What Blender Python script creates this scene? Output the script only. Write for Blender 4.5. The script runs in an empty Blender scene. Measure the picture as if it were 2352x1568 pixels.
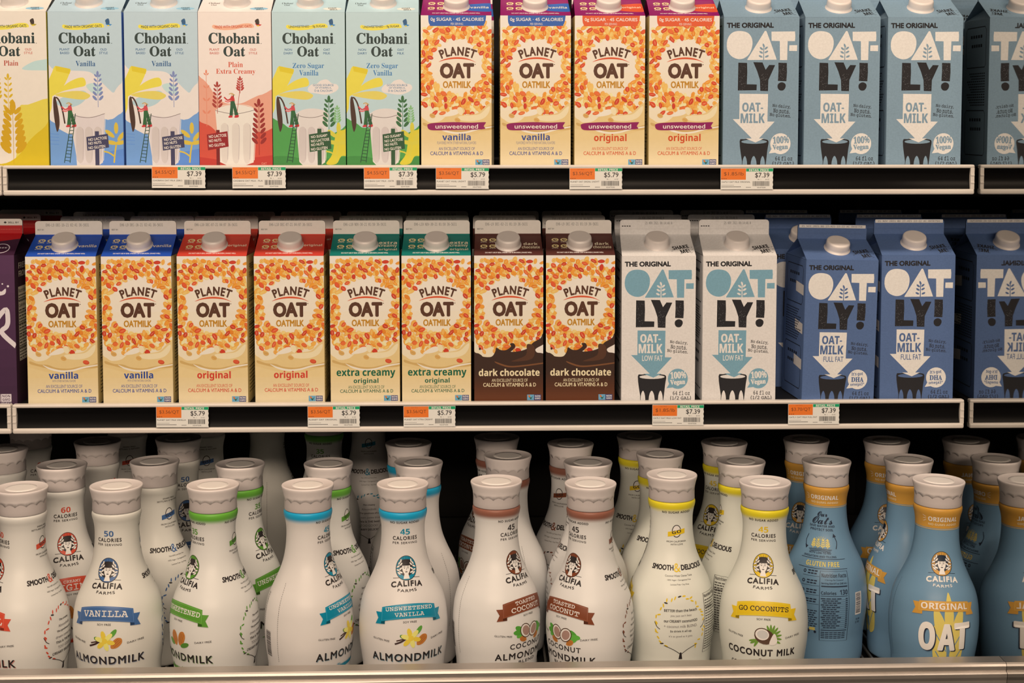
import bpy, bmesh, os, random
import numpy as np
from math import *
from mathutils import Vector, Matrix

# ------------------------------------------------------------ camera, world, lights, exposure
SC = bpy.context.scene
COL = SC.collection
CAM_Z, CAM_Y = 1.55, -1.838
FPX, TILT, YAW = 3350.0, radians(4.0), radians(1.6)
cam_data = bpy.data.cameras.new('camera')
cam = bpy.data.objects.new('camera', cam_data)
COL.objects.link(cam)
cam.location = (0, CAM_Y, CAM_Z)
cam.rotation_euler = (radians(90) - TILT, 0, -YAW)
cam_data.sensor_width = 36
cam_data.lens = 36 * FPX / 2352
PCX, PCY = 1176.0, 270 + FPX * tan(TILT)
cam_data.shift_y = -(784 - PCY) / 2352
cam_data.clip_start = 0.02
SC.camera = cam
SC.view_settings.view_transform = 'Standard'
SC.view_settings.look = 'None'
SC.view_settings.gamma = 1
SC.view_settings.use_curve_mapping = False
SC.view_settings.exposure = 0.0

world = bpy.data.worlds.new('store_air')
SC.world = world
world.use_nodes = True
world.node_tree.nodes['Background'].inputs[0].default_value = (1.0, 0.80, 0.62, 1)
world.node_tree.nodes['Background'].inputs[1].default_value = 0.025

def area(name, loc, target, sx, sy, power, color):
    l = bpy.data.lights.new(name, 'AREA')
    l.shape = 'RECTANGLE'; l.size = sx; l.size_y = sy; l.energy = power; l.color = color
    o = bpy.data.objects.new(name, l); COL.objects.link(o)
    o.location = loc
    d = Vector(target) - Vector(loc)
    o.rotation_euler = d.to_track_quat('-Z', 'Y').to_euler()
    return o

WARM = (1.0, 0.77, 0.57)
area('canopy_lamp', (-0.20, -1.10, 3.30), (-0.15, -0.03, 1.25), 2.4, 0.2, 43.0, WARM)
area('aisle_lamp', (-0.35, -3.6, 2.50), (-0.05, 0.0, 1.2), 2.8, 0.4, 80.0, WARM)
area('far_aisle_lamp', (-0.40, -7.0, 2.95), (-0.05, 0.0, 1.2), 4.0, 0.9, 9.0, WARM)

# ------------------------------------------------------------ pixel ray helper (places things in the world)
_fw = Vector((sin(YAW) * cos(TILT), cos(YAW) * cos(TILT), -sin(TILT)))
_rt = Vector((cos(YAW), -sin(YAW), 0))
_up = _rt.cross(_fw)
CAM = Vector((0, CAM_Y, CAM_Z))
def ray(px, py): return _fw + _rt * ((px - PCX) / FPX) - _up * ((py - PCY) / FPX)
def at_y(px, py, y):
    r = ray(px, py); return CAM + r * ((y - CAM_Y) / r.y)
def at_z(px, py, z):
    r = ray(px, py); return CAM + r * ((z - CAM_Z) / r.z)

# ------------------------------------------------------------ colours and materials
def lin(c):
    c = c / 255.0
    return c / 12.92 if c <= 0.04045 else ((c + 0.055) / 1.055) ** 2.4
LIGHT = (0.97, 0.77, 0.60)          # tint of the case light on white card
def K(r, g, b):                       # ink colour from the colour it shows under that light
    return tuple(min(0.86, max(0.004, lin(v) / l)) for v, l in zip((r, g, b), LIGHT))

def mat(name, color=None, rough=0.5, metal=0.0, spec=0.5, attr=None, noise=0, bump=0.0, nscale=300, sss=0.0, coat=0.0, trans=0.0):
    m = bpy.data.materials.new(name); m.use_nodes = True
    nt = m.node_tree; b = nt.nodes['Principled BSDF']
    b.inputs['Roughness'].default_value = rough
    b.inputs['Metallic'].default_value = metal
    b.inputs['Specular IOR Level'].default_value = spec
    b.inputs['Coat Weight'].default_value = coat
    b.inputs['Coat Roughness'].default_value = 0.15
    if sss:
        b.inputs['Subsurface Weight'].default_value = sss
        b.inputs['Subsurface Radius'].default_value = (0.02, 0.016, 0.013)
        b.inputs['Subsurface Scale'].default_value = 0.4
    b.inputs['Transmission Weight'].default_value = trans
    src = None
    if attr:
        a = nt.nodes.new('ShaderNodeAttribute'); a.attribute_name = attr
        src = a.outputs['Color']
    elif color:
        b.inputs['Base Color'].default_value = (*color, 1)
    if noise or bump:
        tc = nt.nodes.new('ShaderNodeTexCoord')
        n = nt.nodes.new('ShaderNodeTexNoise'); n.inputs['Scale'].default_value = nscale
        n.inputs['Detail'].default_value = 3
        nt.links.new(tc.outputs['Object'], n.inputs['Vector'])
        if noise:
            mx = nt.nodes.new('ShaderNodeMix'); mx.data_type = 'RGBA'; mx.blend_type = 'MULTIPLY'
            mx.inputs['Factor'].default_value = noise
            if src: nt.links.new(src, mx.inputs['A'])
            else: mx.inputs['A'].default_value = (*color, 1)
            rp = nt.nodes.new('ShaderNodeMapRange')
            rp.inputs['To Min'].default_value = 0.4; rp.inputs['To Max'].default_value = 1.6
            nt.links.new(n.outputs['Fac'], rp.inputs['Value'])
            nt.links.new(rp.outputs['Result'], mx.inputs['B'])
            src = mx.outputs['Result']
        if bump:
            bp = nt.nodes.new('ShaderNodeBump'); bp.inputs['Strength'].default_value = bump
            bp.inputs['Distance'].default_value = 0.0005
            nt.links.new(n.outputs['Fac'], bp.inputs['Height'])
            nt.links.new(bp.outputs['Normal'], b.inputs['Normal'])
    if src: nt.links.new(src, b.inputs['Base Color'])
    return m

M_CARD = mat('printed_card', attr='ink', rough=0.5, spec=0.35, noise=0.05, bump=0.02, nscale=160)
M_KRAFT = mat('uncoated_printed_card', attr='ink', rough=0.62, spec=0.25, noise=0.22, bump=0.05, nscale=420)
M_SLEEVE = mat('printed_bottle_sleeve', attr='ink', rough=0.38, spec=0.35, noise=0.02, nscale=60)
M_PAPER = mat('tag_paper', attr='ink', rough=0.45, spec=0.4, noise=0.03, nscale=90)
M_SCREW = mat('screw_cap_plastic', (0.86, 0.83, 0.84), rough=0.33, spec=0.5, noise=0.03, nscale=40)
M_CAP = mat('frosted_cap_plastic', (0.83, 0.79, 0.81), rough=0.42, spec=0.4, noise=0.03, nscale=60)
M_BAND = mat('clear_cap_band', (0.58, 0.545, 0.56), rough=0.38, spec=0.45, noise=0.05, nscale=80)
M_DISC = mat('cap_liner', (0.96, 0.95, 0.96), rough=0.5, noise=0.05, nscale=50)
M_RAILW = mat('white_rail_plastic', (0.74, 0.71, 0.68), rough=0.32, spec=0.5, noise=0.12, nscale=25)
M_RAILB = mat('black_rail_plastic', (0.006, 0.006, 0.0065), rough=0.26, spec=0.06, bump=0.1, nscale=14)
M_DECK = mat('black_enamel_steel', (0.010, 0.010, 0.010), rough=0.55, spec=0.3, noise=0.2, nscale=30)
M_STEEL = mat('brushed_steel', (0.60, 0.56, 0.53), rough=0.46, metal=0.9, noise=0.15, nscale=35)
M_WIRE = mat('chromed_wire', (0.55, 0.53, 0.5), rough=0.3, metal=0.9, noise=0.1, nscale=30)
M_WALL = mat('dark_case_liner', (0.008, 0.0075, 0.007), rough=0.6, spec=0.2, noise=0.3, nscale=10)
M_MIRROR = mat('mirror_panel_glass', (0.50, 0.50, 0.49), rough=0.03, metal=1.0, noise=0.08, nscale=6)

# ------------------------------------------------------------ fonts (the ones that ship with Blender)
FDIR = os.path.join(bpy.utils.system_resource('DATAFILES'), 'fonts')
def font(n):
    p = os.path.join(FDIR, n)
    try: return bpy.data.fonts.load(p, check_existing=True) if os.path.exists(p) else None
    except Exception: return None
F_MATH = font('NotoSansMath-Regular.woff2')
F_MONO = font('DejaVuSansMono.woff2')
def _shift(s, up, lo, dg=None):
    o = ''
    for c in s:
        if 'A' <= c <= 'Z': o += chr(up + ord(c) - 65)
        elif 'a' <= c <= 'z': o += chr(lo + ord(c) - 97)
        elif dg and '0' <= c <= '9': o += chr(dg + ord(c) - 48)
        else: o += c
    return o
STYLES = {'B': (None, None), 'S': (F_MATH, (0x1D400, 0x1D41A, 0x1D7CE)), 'H': (F_MATH, (0x1D5D4, 0x1D5EE, 0x1D7EC)),
          'I': (F_MATH, (0x1D63C, 0x1D656, None)), 'T': (F_MATH, (0x1D670, 0x1D68A, 0x1D7F6)), 'W': (F_MATH, (0x1D4D0, 0x1D4EA, None)), 'M': (F_MONO, None), 'G': (None, None)}
_tc = {}
def glyphs(s, st, off):
    """outline text as flat 2D geometry: (verts Nx2 in a unit box, faces, aspect)"""
    k = (s, st, off)
    if k in _tc: return _tc[k]
    f, sh = STYLES[st]
    c = bpy.data.curves.new('lettering', 'FONT')
    if f:
        c.font = f
        if sh: s = _shift(s, *sh)
    c.body = s; c.size = 1; c.offset = off; c.space_character = 1.2 if st == 'G' else 1.0; c.resolution_u = 3; c.fill_mode = 'FRONT'
    o = bpy.data.objects.new('lettering', c); COL.objects.link(o)
    me = o.to_mesh()
    v = np.array([(p.co.x, p.co.y) for p in me.vertices]) if len(me.vertices) else np.zeros((3, 2))
    fs = [tuple(p.vertices) for p in me.polygons]
    o.to_mesh_clear(); bpy.data.objects.remove(o); bpy.data.curves.remove(c)
    lo, hi = v.min(0), v.max(0)
    v = (v - lo) / np.maximum(hi - lo, 1e-6)
    _tc[k] = (v, fs, (hi[0] - lo[0]) / max(hi[1] - lo[1], 1e-6))
    return _tc[k]

# ------------------------------------------------------------ print artwork: flat inked shapes, in mm on the printed face
def smooth(pts, n=5, closed=True):
    P = [np.array(p, float) for p in pts]; N = len(P); out = []
    for i in range(N if closed else N - 1):
        if closed: a, b, c, d = P[i - 1], P[i], P[(i + 1) % N], P[(i + 2) % N]
        else: a, b, c, d = P[max(i - 1, 0)], P[i], P[i + 1], P[min(i + 2, N - 1)]
        for j in range(n):
            t = j / n
            out.append(0.5 * (2 * b + (c - a) * t + (2 * a - 5 * b + 4 * c - d) * t * t + (3 * b - a - 3 * c + d) * t ** 3))
    if not closed: out.append(P[-1])
    return [tuple(p) for p in out]

class Art:
    """shapes drawn with x right, y down in drawing units; ox, oy is the face's left / bottom, s units per mm"""
    def __init__(s, ox=0, oy=0, sc=1.0, clip=None):
        s.o = (ox, oy); s.sc = sc; s.els = []; s.bb = []; s.keep = 0; s.last = 0; s.clip = clip
    def _add(s, pts, faces, col):
        v = np.array(pts, float)
        v = np.stack([(v[:, 0] - s.o[0]) / s.sc, (s.o[1] - v[:, 1]) / s.sc], 1)
        if s.clip:
            v[:, 0] = np.clip(v[:, 0], s.clip[0], s.clip[2]); v[:, 1] = np.clip(v[:, 1], s.clip[1], s.clip[3])
        lo, hi = v.min(0), v.max(0); k = 1
        if s.keep: k = s.keep
        else:
            for a, b, q in s.bb:
                if q >= k and lo[0] < b[0] and hi[0] > a[0] and lo[1] < b[1] and hi[1] > a[1]: k = q + 1
        s.last = k; s.bb.append((lo, hi, k))
        s.els.append((v, faces, col, k))
    def poly(s, pts, col): s._add(pts, [tuple(range(len(pts)))], col)
    def blob(s, pts, col, n=4): s.poly(smooth(pts, n), col)
    def rect(s, x0, y0, x1, y1, col): s.poly([(x0, y0), (x1, y0), (x1, y1), (x0, y1)], col)
    def rrect(s, x0, y0, x1, y1, r, col):
        p = []
        for cx, cy, a in ((x1 - r, y0 + r, -90), (x1 - r, y1 - r, 0), (x0 + r, y1 - r, 90), (x0 + r, y0 + r, 180)):
            for j in range(5): t = radians(a + j * 22.5); p.append((cx + r * cos(t), cy + r * sin(t)))
        s.poly(p, col)
    def ell(s, cx, cy, rx, ry, col, rot=0, n=18):
        c, q = cos(radians(rot)), sin(radians(rot)); p = []
        for j in range(n):
            a = 2 * pi * j / n; x, y = rx * cos(a), ry * sin(a)
            p.append((cx + x * c - y * q, cy + x * q + y * c))
        s.poly(p, col)
    def line(s, pts, w, col, closed=False, sm=0):
        if sm: pts = smooth(pts, sm, closed)
        P = [np.array(p, float) for p in pts]
        if closed: P.append(P[0])
        L, R = [], []
        for i, p in enumerate(P):
            d = P[min(i + 1, len(P) - 1)] - P[max(i - 1, 0)]
            if closed and i in (0, len(P) - 1): d = P[1] - P[-2]
            d = d / (np.hypot(*d) + 1e-9); n = np.array((-d[1], d[0])) * w / 2
            L.append(p + n); R.append(p - n)
        k = len(P); v = L + R
        s._add(v, [(i, i + 1, k + i + 1, k + i) for i in range(k - 1)], col)
    def dash(s, p, q, n, w, col, duty=0.5):
        p, q = np.array(p, float), np.array(q, float)
        for i in range(n): s.line([p + (q - p) * i / n, p + (q - p) * (i + duty) / n], w, col)
    def text(s, t, x0, y0, x1, y1, col, st='B', off=0.0, bend=0.0, rot=0.0, skew=0.0):
        """letters fitted to the box; bend = rise of the middle in drawing units; rot in degrees, clockwise"""
        if off > 0:
            h = (y1 - y0) * off
            h = min(h, (y1 - y0) * .065); nd = 4 if off < .03 else 14 if off > .06 else 8
            for dx, dy in [(h * cos(2 * pi * i / nd), h * sin(2 * pi * i / nd)) for i in range(nd)]:
                s.text(t, x0 + h + dx, y0 + h + dy, x1 - h + dx, y1 - h + dy, col, st, 0.0, bend, rot, skew)
                s.keep = s.last + .3                  # the heavier stroke is one layer of ink
            s.keep = 0
            return
        v, f, asp = glyphs(t, st, off)
        W, H = x1 - x0, y1 - y0
        x = v[:, 0] * W - W / 2; y = v[:, 1] * H
        x = x + skew * y
        if bend:
            R = (W * W / 4 + bend * bend) / (2 * abs(bend)); sg = 1 if bend > 0 else -1
            a = x / R
            if sg > 0: X = (R + y) * np.sin(a); Y = (R + y) * np.cos(a) - R
            else: X = (R - y) * np.sin(a); Y = R - (R - y) * np.cos(a)
            x, y = X, Y
        y = y - H / 2
        c, q = cos(radians(rot)), sin(radians(rot))
        px = (x0 + x1) / 2 + x * c + y * q; py = (y0 + y1) / 2 + x * q - y * c
        s._add(np.stack([px, py], 1), f, col)
    def fit(s, t, cx, y0, y1, col, st='B', off=0.0, maxw=None, **k):
        """as text, centred on cx with its natural width"""
        w = glyphs(t, st, 0.0)[2] * (y1 - y0)
        if maxw: w = min(w, maxw)
        s.text(t, cx - w / 2, y0, cx + w / 2, y1, col, st, off, **k)
    def grad(s, x0, y0, x1, y1, c0, c1, n=20):
        for i in range(n):
            t = (i + 0.5) / n
            s.rect(x0, y0 + (y1 - y0) * i / n, x1, y0 + (y1 - y0) * (i + 1) / n, tuple(a + (b - a) * t for a, b in zip(c0, c1)))

class MB:
    """mesh builder: solid shells and print, one mesh with an ink colour on every face"""
    def __init__(s): s.v = []; s.f = []; s.c = []; s.m = []; s.sm = []
    def add(s, verts, faces, col=(0.5, 0.5, 0.5), m=0, smooth_=False):
        o = len(s.v); s.v.extend(tuple(map(float, p)) for p in verts)
        for f in faces:
            s.f.append(tuple(o + i for i in f)); s.c.append(col); s.m.append(m); s.sm.append(smooth_)
    def box(s, x0, y0, z0, x1, y1, z1, col=(0.5,) * 3, m=0, bev=0.0):
        if bev <= 0:
            s.add([(x, y, z) for z in (z0, z1) for y in (y0, y1) for x in (x0, x1)],
                  [(0, 2, 3, 1), (4, 5, 7, 6), (0, 1, 5, 4), (2, 6, 7, 3), (0, 4, 6, 2), (1, 3, 7, 5)], col, m); return
        bm = bmesh.new(); bmesh.ops.create_cube(bm, size=1)
        for v in bm.verts: v.co = Vector(((x0 + x1) / 2 + v.co.x * (x1 - x0), (y0 + y1) / 2 + v.co.y * (y1 - y0), (z0 + z1) / 2 + v.co.z * (z1 - z0)))
        bmesh.ops.bevel(bm, geom=bm.edges[:], offset=bev, segments=3, affect='EDGES', profile=0.5)
        bm.verts.index_update()
        s.add([v.co for v in bm.verts], [[v.index for v in f.verts] for f in bm.faces], col, m, False); bm.free()
    def flat(s, art, fn, lift=0.00006, step=0.000004, m=0):
        for v, fs, col, k in art.els:
            z = lift + k * step
            s.add([fn(p[0] / 1000, p[1] / 1000, z) for p in v], fs, col, m)
    def wrap(s, art, ang, z0, rad, lift=0.00022, step=0.00002, m=0, cut=2.2):
        """print laid round a bottle: x is arc length at height z0 (mm), y height"""
        bm = bmesh.new(); L = bm.faces.layers.int.new('k'); cols = {}; kk = 0
        for v, fs, col, k in art.els:
            kk += 1; bv = [bm.verts.new((p[0], p[1], k)) for p in v]; cols[kk] = col
            for f in fs:
                try: q = bm.faces.new([bv[i] for i in f]); q[L] = kk
                except ValueError: pass
        bmesh.ops.triangulate(bm, faces=bm.faces[:])
        if not bm.verts: bm.free(); return
        xs = [v.co.x for v in bm.verts]; ys = [v.co.y for v in bm.verts]
        for ax, lo, hi, st in ((0, min(xs), max(xs), cut), (1, min(ys), max(ys), cut * 1.6)):
            t = ceil(lo / st) * st
            while t < hi:
                co = (t, 0, 0) if ax == 0 else (0, t, 0); no = (1, 0, 0) if ax == 0 else (0, 1, 0)
                bmesh.ops.bisect_plane(bm, geom=bm.verts[:] + bm.edges[:] + bm.faces[:], plane_co=co, plane_no=no, dist=1e-5)
                t += st
        bm.verts.index_update(); R0 = rad(z0) * 1000
        pos = []
        for v in bm.verts:
            th = ang + v.co.x / R0; z = z0 + v.co.y / 1000; r = rad(z) + lift + v.co.z * step
            pos.append((r * sin(th), -r * cos(th), z))
        o = len(s.v); s.v.extend(pos)
        for f in bm.faces:
            ii = [v.index for v in f.verts]
            a, b, c = (Vector(pos[i]) for i in ii[:3])
            n = (b - a).cross(c - a)
            if n.x * a.x + n.y * a.y < 0: ii.reverse()
            s.f.append(tuple(o + i for i in ii)); s.c.append(cols[f[L]]); s.m.append(m); s.sm.append(True)
        bm.free()
    def mesh(s, name, mats):
        me = bpy.data.meshes.new(name); me.from_pydata(s.v, [], s.f)
        for mm in mats: me.materials.append(mm)
        me.polygons.foreach_set('material_index', s.m); me.polygons.foreach_set('use_smooth', s.sm)
        at = me.attributes.new('ink', 'FLOAT_COLOR', 'CORNER')
        buf = []
        for f, c in zip(s.f, s.c): buf.extend((c[0], c[1], c[2], 1.0) * len(f))
        at.data.foreach_set('color', buf)
        me.update(); return me

# ------------------------------------------------------------ objects
def tag(o, label=None, cat=None, group=None, kind=None):
    if label: o['label'] = label
    if cat: o['category'] = cat
    if group: o['group'] = group
    if kind: o['kind'] = kind
    return o
def obj(name, me, parent=None, loc=(0, 0, 0)):
    o = bpy.data.objects.new(name, me); COL.objects.link(o); o.location = loc
    if parent: o.parent = parent
    return o
def empty(name, loc=(0, 0, 0), rz=0.0):
    o = bpy.data.objects.new(name, None); COL.objects.link(o); o.location = loc; o.rotation_euler.z = rz
    o.empty_display_size = 0.02
    return o
def tree(name, parts, loc, rz, label, cat, group):
    """a new thing with its parts (and theirs): parts = [(name, mesh, location, rotation, [sub-parts])]"""
    r = empty(name, loc, rz); tag(r, label, cat, group)
    for n, me, lc, ro, subs in parts:
        p = obj(n, me, r, lc); p.rotation_euler = ro
        for n2, me2, lc2, ro2 in subs:
            q = obj(n2, me2, p, lc2); q.rotation_euler = ro2
    return r
def revolve(mb, prof, n=48, col=(0.5,) * 3, m=0, cols=None, mod=None, cap_top=False, cap_bot=False):
    V = []
    for i, (r, z) in enumerate(prof):
        for j in range(n):
            a = 2 * pi * j / n; rr, zz = (mod(i, a, r, z) if mod else (r, z))
            V.append((rr * sin(a), -rr * cos(a), zz))
    for i in range(len(prof) - 1):
        c = cols[i] if cols else col
        o = len(mb.v)
        F = [(j, (j + 1) % n, n + (j + 1) % n, n + j) for j in range(n)]
        if i == 0: base = o; mb.v.extend(V)
        for f in F:
            mb.f.append(tuple(base + i * n + k for k in f)); mb.c.append(c); mb.m.append(m); mb.sm.append(True)
    if cap_bot:
        mb.f.append(tuple(base + j for j in reversed(range(n)))); mb.c.append(cols[0] if cols else col); mb.m.append(m); mb.sm.append(False)
    if cap_top:
        q = base + (len(prof) - 1) * n
        mb.f.append(tuple(q + j for j in range(n))); mb.c.append(cols[-1] if cols else col); mb.m.append(m); mb.sm.append(False)
# ------------------------------------------------------------ carton artwork
BLK = K(40, 36, 34); WHT = K(236, 218, 200)
S_ = 6.30                                        # drawing units per mm on the carton faces
H_OAT, H_CHO, H_LY = 0.1915, 0.195, 0.190
W_OAT, W_CHO, W_LY = 0.0893, 0.0915, 0.0960

def art_planet(flavor):
    H = H_OAT * 1000 * S_; W = W_OAT * 1000 * S_
    A = Art(0, H, S_, (0, 0, W / S_, H / S_))
    R = random.Random(7)
    cx, cy, rx, ry = 285, 405, 206, 212
    A.grad(0, 0, W, H, K(238, 218, 190), K(238, 206, 158), 8)
    # rolled oats scattered round a clear middle
    def scatter(n, gap, y0, y1, inner, spread):
        out = []
        for _ in range(n * 40):
            x, y = R.uniform(0, W), R.uniform(y0, y1)
            e = sqrt(((x - cx) / rx) ** 2 + ((y - cy) / ry) ** 2)
            if e < inner or R.random() > exp(-((e - inner - .12) / spread) ** 2): continue
            if any((x - a) ** 2 + (y - b) ** 2 < gap * gap for a, b in out): continue
            out.append((x, y))
            if len(out) >= n: break
        return out
    def flake(x, y, l, w_, a, c, e, cr):
        q = radians(a); co, si = cos(q), sin(q)
        k = R.uniform(-.15, .15)
        P = [(l * px, w_ * (py + k * px * px)) for px, py in ((1, .05), (.72, .62), (.1, .98), (-.6, .8), (-1, .1), (-.78, -.62), (-.1, -1), (.65, -.74))]
        T = lambda p: (x + p[0] * co - p[1] * si, y + p[0] * si + p[1] * co)
        A.blob([T(p) for p in P], e, 2)
        A.blob([T((p[0] * .93 - .05 * l, p[1] * .86 - .08 * w_)) for p in P], c, 2)
        if cr: A.poly([T((-l * .8, -w_ * .05)), T((0, w_ * (.10 + k))), (T((l * .8, 0))), T((0, -w_ * (.06 - k)))], cr)
    top = 20 if not flavor.startswith('unsweet') else 55
    pale = [(K(243, 196, 118), K(236, 176, 86)), (K(240, 180, 92), K(230, 156, 60)), (K(246, 212, 150), K(240, 192, 116)), (K(236, 164, 68), K(226, 142, 42))]
    mid = [(K(236, 146, 46), K(218, 118, 26)), (K(240, 164, 72), K(224, 136, 42)), (K(228, 126, 34), K(204, 100, 18)), (K(243, 180, 92), K(230, 154, 62))]
    red = [(K(216, 66, 34), K(182, 46, 22)), (K(224, 84, 40), K(192, 56, 24)), (K(206, 56, 30), K(170, 38, 18)), (K(228, 104, 46), K(198, 74, 26))]
    for x, y in scatter(200, 16, top + 20, 760, 1.08, .78): c, e = R.choice(pale); flake(x, y, R.uniform(20, 34), R.uniform(13, 21), R.uniform(0, 180), c, e, None)
    for x, y in scatter(128, 24, top + 6, 790, 1.04, .68): c, e = R.choice(mid); flake(x, y, R.uniform(20, 30), R.uniform(12, 19), R.uniform(0, 180), c, e, R.choice([None, K(248, 206, 130), K(206, 112, 24)]))
    for x, y in scatter(54, 46, top + 10, 780, 1.07, .66): c, e = R.choice(red); flake(x, y, R.uniform(20, 31), R.uniform(13, 19), R.uniform(0, 180), c, e, R.choice([K(246, 190, 132), K(240, 168, 110), None]))
    # poured milk
    dark = flavor == 'dark'
    if not dark:
        m1, m2, m3, m4 = K(226, 186, 122), K(238, 206, 158), K(206, 160, 92), K(246, 224, 184)
        A.blob([(-30, 830), (20, 820), (70, 850), (150, 838), (210, 790), (285, 745), (330, 730), (350, 760), (330, 790), (400, 785), (460, 770), (520, 715), (560, 690), (W + 40, 680), (W + 40, H + 60), (-30, H + 60)], m1)
        A.blob([(170, 800), (240, 752), (290, 745), (300, 772), (270, 790), (220, 800)], m4)
        A.blob([(290, 735), (318, 728), (336, 760), (322, 790), (298, 775)], m2)
        A.blob([(300, 800), (400, 792), (470, 780), (520, 735), (548, 720), (540, 770), (500, 815), (420, 838), (320, 832)], m2)
        A.blob([(20, 850), (90, 875), (160, 880), (230, 905), (330, 912), (420, 895), (520, 880), (W, 870), (W, 905), (440, 915), (300, 935), (180, 915), (80, 890), (20, 872)], m3)
        A.blob([(120, 880), (180, 905), (270, 925), (360, 920), (450, 896), (W, 880), (W, 888), (450, 910), (360, 934), (270, 940), (180, 920)], m4)
        A.blob([(-20, 900), (120, 930), (260, 960), (420, 945), (W + 30, 905), (W + 30, 1010), (420, 1040), (200, 1035), (-20, 990)], K(229, 191, 130))
        A.grad(0, 990, W, H, K(229, 192, 134), K(233, 202, 156), 10)
        for x, y in ((90, 795), (290, 830)): A.ell(x, y, 24, 18, K(214, 158, 84), 20, 12); A.line([(x - 14, y - 5), (x + 14, y + 5)], 3, K(188, 128, 60))
        if not flavor.startswith('unsweet'): A.ell(470, 862, 27, 18, K(196, 66, 36), 15, 12); A.ell(468, 859, 24, 14, K(216, 84, 46), 15, 12)
    else:
        d1, d2, d3 = K(58, 34, 24), K(104, 50, 22), K(122, 72, 40)
        A.blob([(-30, 830), (20, 800), (55, 815), (75, 830), (140, 830), (170, 790), (180, 755), (215, 775), (260, 775), (300, 745), (290, 725), (320, 720), (335, 745), (315, 775), (300, 790), (370, 785), (440, 760), (480, 715), (540, 680), (560, 640), (W + 40, 620), (W + 40, H + 60), (-30, H + 60)], d1)
        A.ell(45, 765, 8, 10, d1)
        A.blob([(500, 770), (540, 745), (W + 10, 735), (W + 10, 800), (540, 800), (510, 795)], WHT)
        A.blob([(170, 870), (280, 905), (400, 900), (W, 880), (W, 890), (400, 912), (280, 918), (190, 890)], d3)
        A.blob([(430, 730), (490, 750), (470, 850), (300, 870), (420, 820)], K(84, 48, 30))
        A.grad(0, 960, W, H, d1, d2, 12)
    br = K(86, 48, 30)
    A.text('PLANET', 160, 246, 428, 318, br, 'G', 0.05, bend=27)
    A.blob([(140, 368), (200, 342), (285, 330), (370, 340), (440, 372), (380, 352), (285, 344), (200, 352)], K(214, 76, 36))
    A.text('OAT', 150, 376, 424, 500, br, 'B', 0.08)
    A.ell(432, 388, 4, 4, br)
    A.text('OATMILK', 174, 520, 400, 576, K(190, 124, 22), 'B', 0.04)
    W2 = W
    if flavor.startswith('unsweet'):
        van = flavor.endswith('vanilla')
        bc = K(46, 88, 152) if van else K(222, 86, 44)
        A.poly(smooth([(60, 0), (62, 50), (75, 78), (100, 84), (470, 82), (500, 74), (514, 45), (520, 0)], 3, False), bc)
        A.text('0g SUGAR · 45 CALORIES', 78, 18, 500, 52, WHT, 'B', 0.018)
        A.text('PER SERVING', 238, 58, 336, 76, K(222, 200, 178), 'B', 0.0)
        A.poly(smooth([(56, 862), (110, 852), (260, 846), (400, 850), (510, 846), (512, 858), (500, 880), (508, 900), (400, 908), (250, 910), (100, 912), (60, 902), (50, 880)], 3), K(140, 16, 78))
        A.text('unsweetened', 114, 862, 454, 898, WHT, 'B', 0.016)
        ink = K(58, 72, 126) if van else K(206, 76, 34)
        if van:
            A.text('vanilla', 168, 938, 396, 992, ink, 'H', 0.012)
            A.text('FLAVORED WITH OTHER NATURAL FLAVORS', 128, 1000, 438, 1022, K(120, 112, 126), 'B', 0.0)
        else: A.text('original', 156, 940, 418, 1016, ink, 'H', 0.012)
        A.text('AN EXCELLENT SOURCE OF', 140, 1046, 428, 1070, ink, 'B', 0.0)
        A.text('CALCIUM & VITAMINS A & D', 72, 1080, 494, 1110, ink, 'B', 0.014)
    elif flavor == 'vanilla':
        ink = K(40, 66, 132)
        A.text('vanilla', 168, 938, 404, 996, ink, 'H', 0.012)
        A.text('WITH OTHER NATURAL FLAVORS', 196, 1004, 384, 1022, K(104, 96, 118), 'B', 0.0)
        A.text('AN EXCELLENT SOURCE OF', 144, 1044, 436, 1070, ink, 'B', 0.0)
        A.text('CALCIUM & VITAMINS A & D', 76, 1080, 508, 1110, ink, 'B', 0.014)
    elif flavor == 'original':
        ink = K(206, 58, 40)
        A.text('original', 152, 938, 424, 1016, ink, 'H', 0.012)
        A.text('AN EXCELLENT SOURCE OF', 144, 1044, 436, 1070, ink, 'B', 0.0)
        A.text('CALCIUM & VITAMINS A & D', 76, 1080, 508, 1110, ink, 'B', 0.014)
    elif flavor == 'creamy':
        ink = K(22, 92, 62)
        A.text('extra creamy', 48, 928, 526, 1002, ink, 'H', 0.012)
        A.text('original', 186, 1002, 388, 1054, ink, 'H', 0.008)
        A.text('AN EXCELLENT SOURCE OF', 142, 1062, 436, 1088, ink, 'B', 0.0)
        A.text('CALCIUM & VITAMINS A & D', 76, 1094, 508, 1122, ink, 'B', 0.014)
    else:
        ink = K(236, 206, 158)
        A.text('dark chocolate', 36, 930, 534, 990, ink, 'H', 0.012)
        A.text('AN EXCELLENT SOURCE OF', 142, 1012, 436, 1038, ink, 'B', 0.0)
        A.text('CALCIUM & VITAMINS A & D', 72, 1046, 504, 1078, ink, 'B', 0.014)
    y0 = H - 62
    A.rect(432, y0, 488, H - 16, K(104, 156, 176)); A.blob([(445, y0 + 12), (462, y0 + 40), (480, y0 + 6), (465, y0 + 24)], K(40, 90, 70))
    A.blob([(440, y0 + 8), (452, y0 + 6), (458, y0 + 20), (448, y0 + 22)], K(208, 108, 40))
    A.rect(490, y0, 545, H - 16, K(44, 56, 104)); A.text('NON', 496, y0 + 5, 540, y0 + 20, WHT, 'H'); A.text('GMO', 496, y0 + 24, 540, y0 + 40, WHT, 'H')
    return A

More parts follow.
